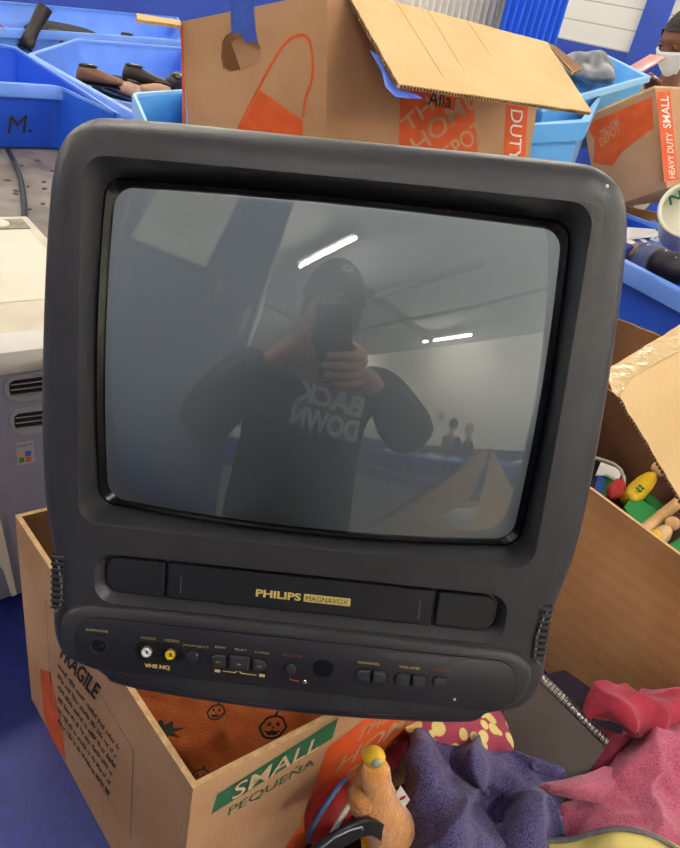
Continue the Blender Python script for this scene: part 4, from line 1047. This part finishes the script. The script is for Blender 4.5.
text_px('lettering', 'HEAVY DUTY', (675, 178), (672, 133), (669, 178), St, nB, m_white, sm, .006, .0009)
cs = sum(sh2, Vector())/4+d2
s3 = [Vector((cs.x+x, cs.y+y, cs.z-.09)) for x, y in ((-.17, -.14), (.19, -.14), (.19, .15), (-.17, .15))]
carton('cardboard_box', s3, [low(p, .801) for p in s3], m_cbd, 'brown carton under the small printed carton on the right')

# blue bin of odds and ends
ZR = 1.2
tote('blue_bin', [atz(575, 235, ZR), atz(740, 320, ZR), atz(757, 262, ZR), atz(608, 206, ZR)], .395, m_blue, 'blue bin of odds and ends right of the television', mrim=m_blue2)
def itm(name, g, m, label, cat, ang=35): return tag(g.out(name, m, None, ang=ang), label, cat)
c = atz(648, 262, 1.16); g = G(); g.ell(c, (.055, .045, .05), None, 30, 18); itm('clear_dome', g, mat('clear_plastic', '#dfe8ee', .08, trans=.85), 'clear plastic dome in the blue bin', 'packaging', 180)
c = atz(670, 266, 1.17); g = G(); g.ell(c, (.06, .05, .045), None, 30, 18); hm = itm('mesh_hat', g, m_nylon, 'black dotted cap in the blue bin beside the clear dome', 'cap', 180)
g = G()
for i in range(10):
    a = i*.63; v = c+Vector((math.cos(a)*.03*(1 if i % 2 else .5), math.sin(a)*.024*(1 if i % 2 else .5)-.012, .0)); v.z = c.z+.045*math.sqrt(max(0, 1-((v.x-c.x)/.06)**2-((v.y-c.y)/.05)**2)); g.ell(v, (.0025, .0025, .0015))
g.out('white_dots', m_white, hm, False)
qd = [(622, 226), (655, 231), (657, 234), (622, 243)]
g = G(); g.slab([atz(x, y, 1.20) for x, y in ((612, 226), (655, 229), (660, 234), (612, 240))], Vector((0, 0, 1)), .006); itm('white_box', g, m_white, 'white flat box in the blue bin', 'box')
g = G(); g.slab([atz(x, y, 1.19) for x, y in ((612, 238), (652, 232), (648, 243), (612, 252))], Vector((0, 0, 1)), .05); itm('book', g, mat('navy', '#22348c', .4), 'navy book under the white box in the blue bin', 'book')
g = G(); q4 = [atz(x, y, 1.17) for x, y in ((632, 224), (655, 220), (692, 250), (680, 262), (640, 250))]; g.slab(q4, Vector((0, 0, 1)), .04); pk_ = itm('board_game', g, mat('game_blue', '#3f86d8', .3), 'bright blue game box in the blue bin', 'box')
up = Vector((0, 0, 1)); poly_px('white_patch', [(651, 232), (661, 234), (658, 243), (650, 240)], q4[0], up, m_white, pk_, .001)
text_px('lettering', '7', (654, 240), (657, 240.5), (654.5, 234), q4[0], up, m_ink, pk_, .0, .0016)
poly_px('red_patch', [(655, 228), (662, 231), (659, 233), (654, 231)], q4[0], up, m_tred, pk_, .0012)
poly_px('lime_patch', [(676, 238), (684, 242), (684, 252), (677, 248)], q4[0], up, mat('lime', '#b8d24a', .5), pk_, .0012)
for i, (x, y) in enumerate(((627, 248), (634, 252), (642, 247))):
    c = atz(x, y, 1.175); g = G(); g.ell(c, (.024, .014, .022), Matrix.Rotation(i, 3, 'Z'), 16, 10)
    for j, v in enumerate(g.V): g.V[j] = c+(v-c)*(1+.4*noise.noise(v*45))
    itm('crumpled_paper', g, [m_white, m_tan, m_white][i], ['white crumpled paper against the television in the blue bin', 'tan crumpled paper in the blue bin', 'white paper scrap beside the clear dome'][i], 'paper', 180)
heap('garment_bundle', (668, 262), .97, .19, m_dark, 'dark clothes at the bottom of the right blue bin', 'clothes', 9, .7)
# white bucket
bc = dep(690, 210, 1.50); bx = Vector((-.30, -.70, .50)).normalized()
bk_ = thing('bucket', 'white bucket with green lettering tipped over at the right edge', 'bucket', bc)
def cone(p, q, r0, r1, n=36): 
    g = G(); g.tube([p, q], [r0, r1], n, False); return g
g = G(); g.tube([bc, bc-bx*.12], [.060, .050], 40, False); g.tube([bc-bx*.12, bc-bx*.121], [.050, .001], 40); g.out('pail', mat('pail_white', '#e2e2cf', .45), bk_, False, 50)
g = G(); 
tq_ = bx.orthogonal().normalized(); tr_ = bx.cross(tq_); g.tube([bc+(tq_*math.cos(2*PI*i/40)+tr_*math.sin(2*PI*i/40))*.061 for i in range(41)], .0045, 8); g.out('rim', mat('pail_white', '#e2e2cf', .45), bk_, False, 50)
g = G(); g.tube([bc-bx*.03, bc-bx*.031], [.0565, .001], 40); ld = g.out('lid', mat('pail_lid', '#d8d8c4', .5), bk_, False, 50)
O_ = onp(670, 206, bc-bx*.02, bx); R_ = onp(700, 188, bc-bx*.02, bx); U_ = onp(668, 196, bc-bx*.02, bx)
text_par('lettering', 'N', O_, (R_-O_)*.4, U_-O_, bx, m_green, ld, False, .02, .001)

# curtains on the far side
def curtain(name, x0, x1, ypx, d, m, label, zt=3.0, wv=.035, n=9):
    p = dep(x0, ypx, d); q = dep(x1, ypx, d*1.04); p.z = q.z = 0; e = (q-p); L_ = e.length; e.normalize(); s_ = Vector((-e.y, e.x, 0)); k = n*10
    pts = [p+e*L_*i/k+s_*wv*math.sin(2*PI*n*i/k) for i in range(k+1)]
    V = []
    for z in (0.02, zt): V += [Vector((v.x, v.y, z)) for v in pts]
    g = G(); g.add(V, [(i, i+1, k+2+i, k+1+i) for i in range(k)]); o = g.out(name, m, None, ang=180)
    md = o.modifiers.new('t', 'SOLIDIFY'); md.thickness = .004; return tag(o, label, 'curtain')
curtain('curtain', 497, 560, 25, 5.2, mat('curtain_blue', '#1b5cd8', .7), 'bright blue pleated curtain behind the tan carton flap')
curtain('curtain', 405, 500, 10, 5.4, mat('curtain_white', '#e2e0da', .8), 'off-white pleated curtain left of the blue one', n=14)
g = G(); p = dep(497, 25, 5.15); g.cyl((p.x, p.y, 0), (p.x, p.y, 3.0), .02); itm('curtain_pole', g, m_pipe, 'thin pole between the white and blue curtains', 'pole')

# ------------------------------------------------------------------ people
def rotz(a): return Matrix.Rotation(a, 3, 'Z')
def figure(label, loc, rz, top, trousers, skn, hair, hands=None, look=0.0, mask=False, bun=False, s=1.0, lean=0.0):
    """standing adult, faces local -Y, built about the feet"""
    t = thing('person', label, 'person', loc, rz); t.scale = (s, s, s)
    H_ = lambda x, y, z: (x, y-lean*max(0, z-.95), z)
    if hands is None: hands = [(-.26, -.06, .80), (.26, -.06, .80)]
    chains = [[(H_(0, .0, .95), .11), (H_(0, .0, 1.2), .10), (H_(0, .01, 1.40), .09), (H_(0, .0, 1.50), .05), (H_(0, -.015, 1.60), .048)]]
    tops = [[(H_(0, 0, .93), (.165, .115)), (H_(0, 0, 1.12), (.15, .11)), (H_(0, 0, 1.32), (.165, .12)), (H_(0, .0, 1.44), (.10, .085)), (H_(0, -.005, 1.485), (.062, .06))]]
    for i, sx in ((0, -1), (1, 1)):
        h = Vector(hands[i]); sh = Vector(H_(sx*.175, 0, 1.40)); mid = (sh+h)/2
        L_ = (h-sh).length; bend = math.sqrt(max(0, .29**2-(L_/2)**2)) if L_ < .58 else 0
        out_ = Vector((sx*.45, .25, -.85)).normalized() if L_ < .5 else Vector((sx*.2, .9, 0)).normalized()
        el = mid+out_*bend
        wr = h + (el-h).normalized()*.07
        chains.append([(H_(0, .01, 1.40), .09), (tuple(sh), .045), (tuple(el), .036), (tuple(wr), .024), (tuple(h), (.036, .018))])
        d = (h-wr).normalized(); sd = d.cross(Vector((0, 0, 1))); sd = sd.normalized() if sd.length > .1 else Vector((0, 1, 0))
        for k in range(4):
            b = h+sd*(.027-.018*k); chains.append([(tuple(h-d*.01+sd*(.02-.013*k)), .0085), (tuple(b+d*.035), .0085), (tuple(b+d*(.07-.006*abs(k-1.4))+Vector((0, 0, -.012))), .0065)])
        chains.append([(tuple(h-d*.03), .01), (tuple(h+sd*.045+Vector((0, 0, .008))), .009), (tuple(h+sd*.055+d*.03+Vector((0, 0, .01))), .0075)])
        tops.append([(H_(0, 0, 1.32), (.165, .12)), (tuple(sh+Vector((0, 0, .0))), .068), (tuple(el), .055), (tuple(wr+(el-wr)*.12), .042)])
        chains.append([(H_(0, 0, .95), .11), ((sx*.09, 0, .88), .085), ((sx*.1, -.01, .5), .052), ((sx*.1, .01, .09), .036), ((sx*.1, -.12, .04), .033)])
    hc = Vector(H_(0, -.03, 1.665)); R = Matrix.Rotation(look, 3, 'X')
    skin('body', chains, skn, t, 1, head_geo(hc, R, 1.0))
    skin('shirt', tops, top, t, 2)
    skin('trousers', [[((0, 0, .99), (.16, .115)), ((0, 0, .90), (.165, .12)), ((.1, 0, .80), .098), ((.105, -.01, .5), .072), ((.105, .01, .12), .06)], [((0, 0, .90), (.165, .12)), ((-.1, 0, .80), .098), ((-.105, -.01, .5), .072), ((-.105, .01, .12), .06)]], trousers, t, 2)
    for sx in (-1, 1):
        g = G(); g.ell((sx*.1, -.055, .045), (.048, .135, .045)); g.box((sx*.1, -.055, .012), (.09, .26, .024), None, .01); g.out('shoe', m_leather, t)
    hg = hair_geo(hc+Vector((0, .006, .006)), R)
    if bun: hg.ell(hc+R @ Vector((0, .03, .16)), (.042, .042, .038))
    hg.out('hair', hair, t, ang=180)
    for sx in (-1, 1):
        g = G(); g.ell(hc+R @ Vector((sx*.033, -.089, .004)), (.008, .004, .004)); g.out('eye', mat('eye_dark', '#2b1f1a', .3), t)
    if not mask:
        g = G(); g.ell(hc+R @ Vector((0, -.094, -.072)), (.022, .006, .006)); g.out('mouth', mat('lips', '#8f4a40', .5), t)
    if mask:
        g = G(); hm_ = head_geo(Vector(), Matrix.Identity(3)); 
        keep = G(); g0 = G(); g0.ell((0, 0, 0), (1, 1, 1), None, 40, 30)
        for i_ in range(len(g0.V)): keep.V.append(hm_.V[i_])
        keep.F = [f for f in g0.F if all(-.95 < g0.V[j].z < -.08 and g0.V[j].y < -.25 for j in f)]
        keep.V = [hc + R @ (v*1.07) for v in keep.V]
        o = keep.out('face_mask', mat('mask_white', '#dfe6ea', .8), t, ang=180); md = o.modifiers.new('t', 'SOLIDIFY'); md.thickness = .003
    return t
m_cream = mat('cream_shirt', '#d9d2bd', .85); m_jean = mat('denim', '#2f3b57', .85)
hw = dep(688, 36, 2.95)
wl = Vector((hw.x, hw.y, 0)); hs_ = hw.z/1.665
hl1 = rotz(.9) @ (dep(652, 70, 2.72)-wl)/hs_; hl2 = rotz(.9) @ (dep(660, 78, 2.62)-wl)/hs_
figure('person in a cream top and white face mask looking at a phone, right edge', wl, -.9, m_cream, m_jean, m_skind, m_hair, hands=[tuple(hl1), tuple(hl2)], look=.25, mask=True, bun=True, s=(hw.z)/1.70)
g = G(); g.box(dep(645, 64, 2.64), (.07, .14, .009), Matrix.Rotation(-.9, 3, 'Z') @ Matrix.Rotation(.5, 3, 'X'), .003)
itm('mobile_phone', g, mat('phone_pink', '#c98f86', .3), 'phone held by the masked person at the right edge', 'phone')
figure('person in dark jacket with dark hair, left of the two reflected in the screen', (2.70, -4.95, 0), 1.2, m_dark, m_jean, m_skinl, m_hair, hands=[(-.15, -.3, 1.1), (.15, -.3, 1.1)], s=1.06)
figure('person in dark jacket with grey hair, right of the two reflected in the screen', (2.85, -4.45, 0), -1.4, m_dark, m_jean, m_skinl, m_hairg, hands=[(-.15, -.3, 1.1), (.15, -.3, 1.1)], s=1.0)

# photographer: faces +Y, phone at the camera
def K(r, u, f): return tuple(CAM+cr*r+cu*u+cf*f)
phg = thing('person', 'person in dark cap and dark jacket photographing the television, reflected in the screen', 'person', (-.05, -.36, 0))
PX, PY = -.055, -.36
shR = (.135, -.31, 1.545); shL = (-.245, -.31, 1.53); elR = (.245, -.20, 1.375); elL = (-.315, -.20, 1.28)
wrR = K(.055, -.165, -.055); wrL = K(-.155, -.10, -.05)
arms = []
bodyc = [[((PX, PY, .95), .11), ((PX, PY, 1.2), .10), ((PX, PY+.0, 1.42), .09), ((PX+.005, PY+.03, 1.53), .055), ((PX+.01, PY+.06, 1.64), .052)],
         [((PX, PY, 1.42), .09), (shR, .045), (elR, .036), (wrR, .025), (K(.040, -.125, -.035), (.036, .02))],
         [((PX, PY, 1.42), .09), (shL, .045), (elL, .036), (wrL, .025), (K(-.115, -.065, -.035), (.034, .018))],
         [((PX, PY, .95), .11), ((PX+.1, PY, .88), .085), ((PX+.11, PY+.01, .5), .052), ((PX+.11, PY, .09), .036)],
         [((PX, PY, .95), .11), ((PX-.1, PY, .88), .085), ((PX-.11, PY+.01, .5), .052), ((PX-.11, PY, .09), .036)]]
for k in range(4):
    u = -.082-.0205*k; ln = (-.040, -.052, -.046, -.028)[k]
    bodyc.append([(K(.038, u-.006, -.030), .011), (K(.026, u, -.006), .0098), (K(.020, u, .011), .0095), (K(-.010, u+.001, .014), .009), (K(ln, u+.003, .012), .0075)])
bodyc.append([(K(.040, -.115, -.040), .013), (K(.028, -.085, -.034), .011), (K(.002, -.062, -.026), .0095), (K(-.018, -.055, -.023), .0085)])
for k in range(4):
    bodyc.append([(K(-.110, -.060-.012*k+.02, -.030), .0105), (K(-.098+.004*k, -.030-.018*k, -.012), .0095), (K(-.085+.003*k, -.012-.019*k, .004), .009), (K(-.068, .002-.020*k, .008), .0075)])
bodyc.append([(K(-.112, -.085, -.036), .012), (K(-.088, -.098, -.028), .0105), (K(-.066, -.088, -.024), .009)])
hcP = Vector((-.035, -.245, 1.705)); RP = Matrix.Rotation(PI, 3, 'Z') @ Matrix.Rotation(.22, 3, 'X')
skin('body', bodyc, m_skinl, phg, 2, head_geo(hcP, RP, 1.0), local=False)
skin('jacket', [[((PX, PY, .90), (.25, .15)), ((PX, PY, 1.1), (.25, .15)), ((PX, PY, 1.32), (.225, .145)), ((PX, PY+.01, 1.46), (.15, .11)), ((PX+.003, PY+.03, 1.56), (.095, .09)), ((PX+.006, PY+.05, 1.605), (.085, .085))],
                [((PX, PY, 1.32), (.225, .145)), (shR, .088), (elR, .072), (tuple(Vector(wrR).lerp(Vector(elR), .02)), .043)],
                [((PX, PY, 1.32), (.225, .145)), (shL, .088), (elL, .076), (tuple(Vector(wrL).lerp(Vector(elL), .02)), .043)]], m_dark, phg, 2, local=False)
skin('trousers', [[((PX, PY, .99), (.17, .13)), ((PX, PY, .90), (.175, .135)), ((PX+.1, PY, .80), .10), ((PX+.115, PY, .5), .075), ((PX+.115, PY, .1), .062)], [((PX, PY, .90), (.175, .135)), ((PX-.1, PY, .80), .10), ((PX-.115, PY, .5), .075), ((PX-.115, PY, .1), .062)]], m_jean, phg, 2, local=False)
for sx in (-1, 1):
    g = G(); g.ell((PX+sx*.11, PY+.05, .045), (.048, .135, .045)); g.box((PX+sx*.11, PY+.05, .012), (.09, .26, .024), None, .01); g.out('shoe', m_leather, phg, False)
hair_geo(hcP+Vector((0, -.004, -.01)), RP, 1.0, -.35).out('hair', m_hair, phg, False, 180)
g = G(); g0 = G(); g0.ell((0, 0, 0), (1, 1, 1), None, 40, 24)
g.V = [hcP+RP @ Vector((v.x*.094, v.y*.112+.004, max(v.z, .18)*.148)) for v in g0.V]; g.F = g0.F
m_cap = mat('cap_cloth', '#1b1d22', .9, '#22252b', 80, .4, 400)
capo = g.out('cap', m_cap, phg, False, 60)
vv = []
for i in range(13):
    a = PI*i/12; x = .078*math.cos(a); vv.append(Vector((x, -.085-.085*math.sin(a), .028-.02*(x/.08)**2)))
ins_ = [Vector((.078*math.cos(PI*i/12), -.085-.005*math.sin(PI*i/12), .034-.02*(math.cos(PI*i/12))**2)) for i in range(13)]
g = G(); g.add([hcP+RP @ v for v in vv+ins_], [(i, i+1, 14+i, 13+i) for i in range(12)]); br = g.out('brim', m_cap, capo, False, 180); md = br.modifiers.new('t', 'SOLIDIFY'); md.thickness = .004
gO = hcP+RP @ Vector((-.004, -.109, .078)); gU = RP @ Vector((-.032, 0.003, 0)); gV = RP @ Vector((0, .025, .030))
text_par('lettering', 'G', gO, gU, gV, RP @ Vector((0, -1, .4)).normalized(), m_white, capo, False, .06, .002)
# beard
g = G(); hm_ = head_geo(Vector(), Matrix.Identity(3)); keep = G(); keep.V = [hcP+RP @ (hm_.V[i]*1.045) for i in range(len(g0.V)+0)] if False else []
g1 = G(); g1.ell((0, 0, 0), (1, 1, 1), None, 40, 30)
keep = G(); keep.V = [hcP+RP @ (hm_.V[i]*1.05) for i in range(len(g1.V))]
keep.F = [f for f in g1.F if all(-.98 < g1.V[j].z < -.38 and g1.V[j].y < .1 for j in f)]
o = keep.out('beard', mat('beard_brown', '#4a3427', .9, None, 1, .8, 150), phg, False, 180); md = o.modifiers.new('t', 'SOLIDIFY'); md.thickness = .006
# printed lettering on the shirt front
def chest(x, z): return Vector((x, PY+.165+.02*(z-1.4), z))
for s_, zt_, ht_ in (('BACK', 1.470, .050), ('DOWN', 1.412, .056)):
    O = chest(.090, zt_-ht_); text_par('lettering', s_, O, Vector((-.170, 0, .012)), Vector((0, .0, ht_)), Vector((0, 1, 0)), mat('shirt_print', '#d8dce4', .8), phg, False, .045, .012)
for z in (1.482, 1.420-.064):
    g = G(); g.box(chest(-.012, z)+Vector((0, .012, 0)), (.19, .002, .004)); g.out('print_rule', mat('print_blue', '#3f5fb8', .8), phg, False)
# the phone taking the picture
Rp = Matrix((cr, cu, -cf)).transposed(); g = G(); g.box(K(-.024, -.061, -.0075), (.073, .154, .008), Rp, .0035)
pho = thing('mobile_phone', 'black mobile phone held by the photographer, reflected in the screen', 'phone', K(-.024, -.138, -.0075))
g.out('case', mat('phone_black', '#101114', .25), pho, False)
g = G(); g.box(K(-.012, .002, -.0033), (.030, .018, .0008), Rp, .0002); g.out('camera_bar', mat('phone_bar', '#2a2b2f', .2), pho, False)

# ------------------------------------------------------------------ seen only in the screen
# notice in a clear sleeve taped to the blue partition
pe_ = (pB-pA).normalized()
def pp(px_, z): return None
def onpart(s, z): return pA+pe_*s+Vector((0, 0, z))+pn*.004
nq = [onpart(.30, 2.54), onpart(.33, 1.99), onpart(.784, 2.0), onpart(.757, 2.43)]
nt_ = thing('notice', 'paper notice in clear sleeve taped to the blue partition, reflected in the screen', 'notice', nq[1])
g = G(); g.slab([p+pn*.002 for p in nq], pn, .002); g.out('sheet', mat('old_paper', '#c9c9c2', .6), nt_, False, smooth=False)
Un = (nq[2]-nq[1]); Vn = (nq[0]-nq[1])
if True:
    for i, (s_, w_) in enumerate((('~first', .62), ('~two', .2), ('~third', .6), ('~4', .5), ('~fifth', .62), ('~6', .35))):
        O = nq[1]+Un*(.5-w_/2)+Vn*(.74-.105*i); text_par('lettering', s_, O, Un*w_, Vn*.026, pn, mat('faded_ink', '#5a5a5c', .8), nt_, False, .0, .003)
        if i in (0, 2): text_par('lettering', 'NO', O-Un*.12, Un*.085, Vn*.03, pn, mat('faded_ink', '#5a5a5c', .8), nt_, False, .0, .003)
    g = G(); c = nq[1]+Un*.5+Vn*.9; u_ = Un.normalized(); v_ = Vn.normalized(); g.tube([c+(u_*.07*math.cos(a)+v_*.024*math.sin(a))+pn*.003 for a in [2*PI*i/24 for i in range(25)]], .002, 6); g.out('oval_mark', m_ink, nt_, False)
def tapeblob(name, s, z, w_, h_, label, seed):
    g = G(); P = [onpart(s+w_*math.cos(a)*(1+.4*noise.noise(Vector((a*2, seed, 0)))), z+h_*math.sin(a)) for a in [2*PI*i/24 for i in range(24)]]
    n = 24; c = onpart(s, z)+pn*.012; V = P+[c]+[p.lerp(c, .5)+pn*.02*noise.noise(p*30) for p in P]
    g.add(V, [(i, (i+1) % n, n+1+(i+1) % n, n+1+i) for i in range(n)]+[(n+1+i, n+1+(i+1) % n, n) for i in range(n)])
    o = g.out(name, mat('shiny_tape', '#dfe3e8', .08, None, 1, 1, 60, metal=.6), nt_, False, 20); return o
tapeblob('tape', .64, 2.0, .05, .02, '', 1); tapeblob('tape', .23, 1.93, .02, .045, '', 2); tapeblob('tape', .05, 1.80, .02, .10, '', 3)
g = G(); g.tube([pA+pn*.01+Vector((0, 0, z)) for z in (1.55, 1.7, 1.9, 2.1, 2.4, 3.2)], [.003, .012, .016, .01, .006, .004], 8)
itm('plastic_edging', g, mat('shiny_tape2', '#cfd6dd', .1, None, 1, 1, 40, metal=.5), 'shiny plastic edging on the corner of the blue partition, reflected in the screen', 'edging')
# open carton right of the photographer: its raised flaps make the tan peak in the screen
bc0 = Vector((.66, -.46, 0)); R = rotz(.65)
def bp(x, y, z): return bc0+R @ Vector((x, y, 0))+Vector((0, 0, z))
cq = [bp(-.17, -.24, 1.10), bp(.17, -.24, 1.10), bp(.17, .24, 1.10), bp(-.17, .24, 1.10)]
rc = carton('cardboard_box', cq, [low(p, .771) for p in cq], m_cb, 'open carton with raised flaps beside the photographer, reflected in the screen')
flap(rc, [Vector((.575, -.345, 1.385)), Vector((.276, -.574, .99)), Vector((.36, -.50, .95)), Vector((.545, -.355, 1.20))], m_cbl, nseg=10)
flap(rc, [Vector((.580, -.340, 1.375)), Vector((.52, -.27, 1.06)), Vector((.60, -.235, 1.08)), Vector((.665, -.215, 1.16))], m_cbl, nseg=10, seed=2)
flap(rc, [Vector((.545, -.39, 1.34)), Vector((.250, -.62, .99)), Vector((.30, -.66, .99)), Vector((.585, -.43, 1.34))], m_cbd, nseg=10, seed=4)
c = bp(.0, .0, 1.06); g = G(); g.ell(c, (.19, .13, .05), R, 30, 18)
for j, v in enumerate(g.V): g.V[j] = c+(v-c)*(1+.25*noise.noise(v*30))
itm('plastic_packing', g, mat('clear_wrap', '#c9cfd2', .15, '#9da4a8', 40, 1, 60), 'crumpled clear wrap filling the carton with raised flaps', 'packing', 180)
g = G(); g.box((.98, -.22, .775+.29), (.10, .14, .58), rotz(.3), .01); itm('red_carton', g, mat('dark_red', '#7a1a26', .5), 'dark red upright carton beside the photographer, at the right of the screen reflection', 'box')
# bins of clothes on the table behind
for i, a in enumerate((-2.75, -1.95, -1.15, -.4)):
    c = ab(a, 4.0); x0, y0 = c.x, c.y; q = [Vector((x0, y0, 1.12))+ea*sx*.36+eb*sy*.28 for sx, sy in ((-1, -1), (1, -1), (1, 1), (-1, 1))]
    tote('blue_bin', q, .31, mat('navy_bin', '#2c4080', .4), ['blue bin of clothes farthest along the rear table, reflected in the screen', 'blue bin of clothes second along the rear table, reflected in the screen', 'blue bin of clothes third along the rear table, reflected in the screen', 'nearest blue bin of clothes on the rear table, reflected in the screen'][i], mrim=m_blue2)
    g = G(); cc = Vector((x0, y0, 1.07)); g.ell(cc, (.22, .17, .10), None, 26, 16)
    for j, v in enumerate(g.V): g.V[j] = cc+(v-cc)*(1+.35*noise.noise(v*12))
    itm('garment_bundle', g, [m_white, m_tan, mat('grey_cloth', '#7d8084', .9), m_white][i], ['white clothes heaped in the farthest rear bin', 'tan clothes heaped in the second rear bin', 'grey clothes heaped in the third rear bin', 'white clothes heaped in the nearest rear bin'][i], 'clothes', 180)
pa = ab(-3.2, B1-.05, 2.05); g = G(); g.box(pa, (.10, .14, .18), rotz(math.atan2(ea.y, ea.x)), .01); itm('alarm_box', g, m_tred, 'small red alarm box on the white wall, reflected in the screen', 'alarm')

table('trestle_table', (-.95, -2.5), .9, .8, .8, 0, m_greytab, 'small grey table beyond the photographer, past the blue partition, reflected in the screen')
q = [Vector((-1.25, -2.78, 1.05)), Vector((-.62, -2.78, 1.05)), Vector((-.62, -2.2, 1.05)), Vector((-1.25, -2.2, 1.05))]
tote('blue_bin', q, .245, m_blue, 'blue bin of clothes behind the partition corner, reflected in the screen', mrim=m_blue2)
for i, (x, y, m, lb) in enumerate(((-.80, -2.4, m_white, 'white clothes in the bin behind the partition corner'), (-1.0, -2.5, m_tan, 'tan clothes in the bin behind the partition corner'))):
    g = G(); cc = Vector((x, y, 1.06)); g.ell(cc, (.14, .15, .09), None, 26, 16)
    for j, v in enumerate(g.V): g.V[j] = cc+(v-cc)*(1+.35*noise.noise(v*14))
    itm('garment_bundle', g, m, lb, 'clothes', 180)
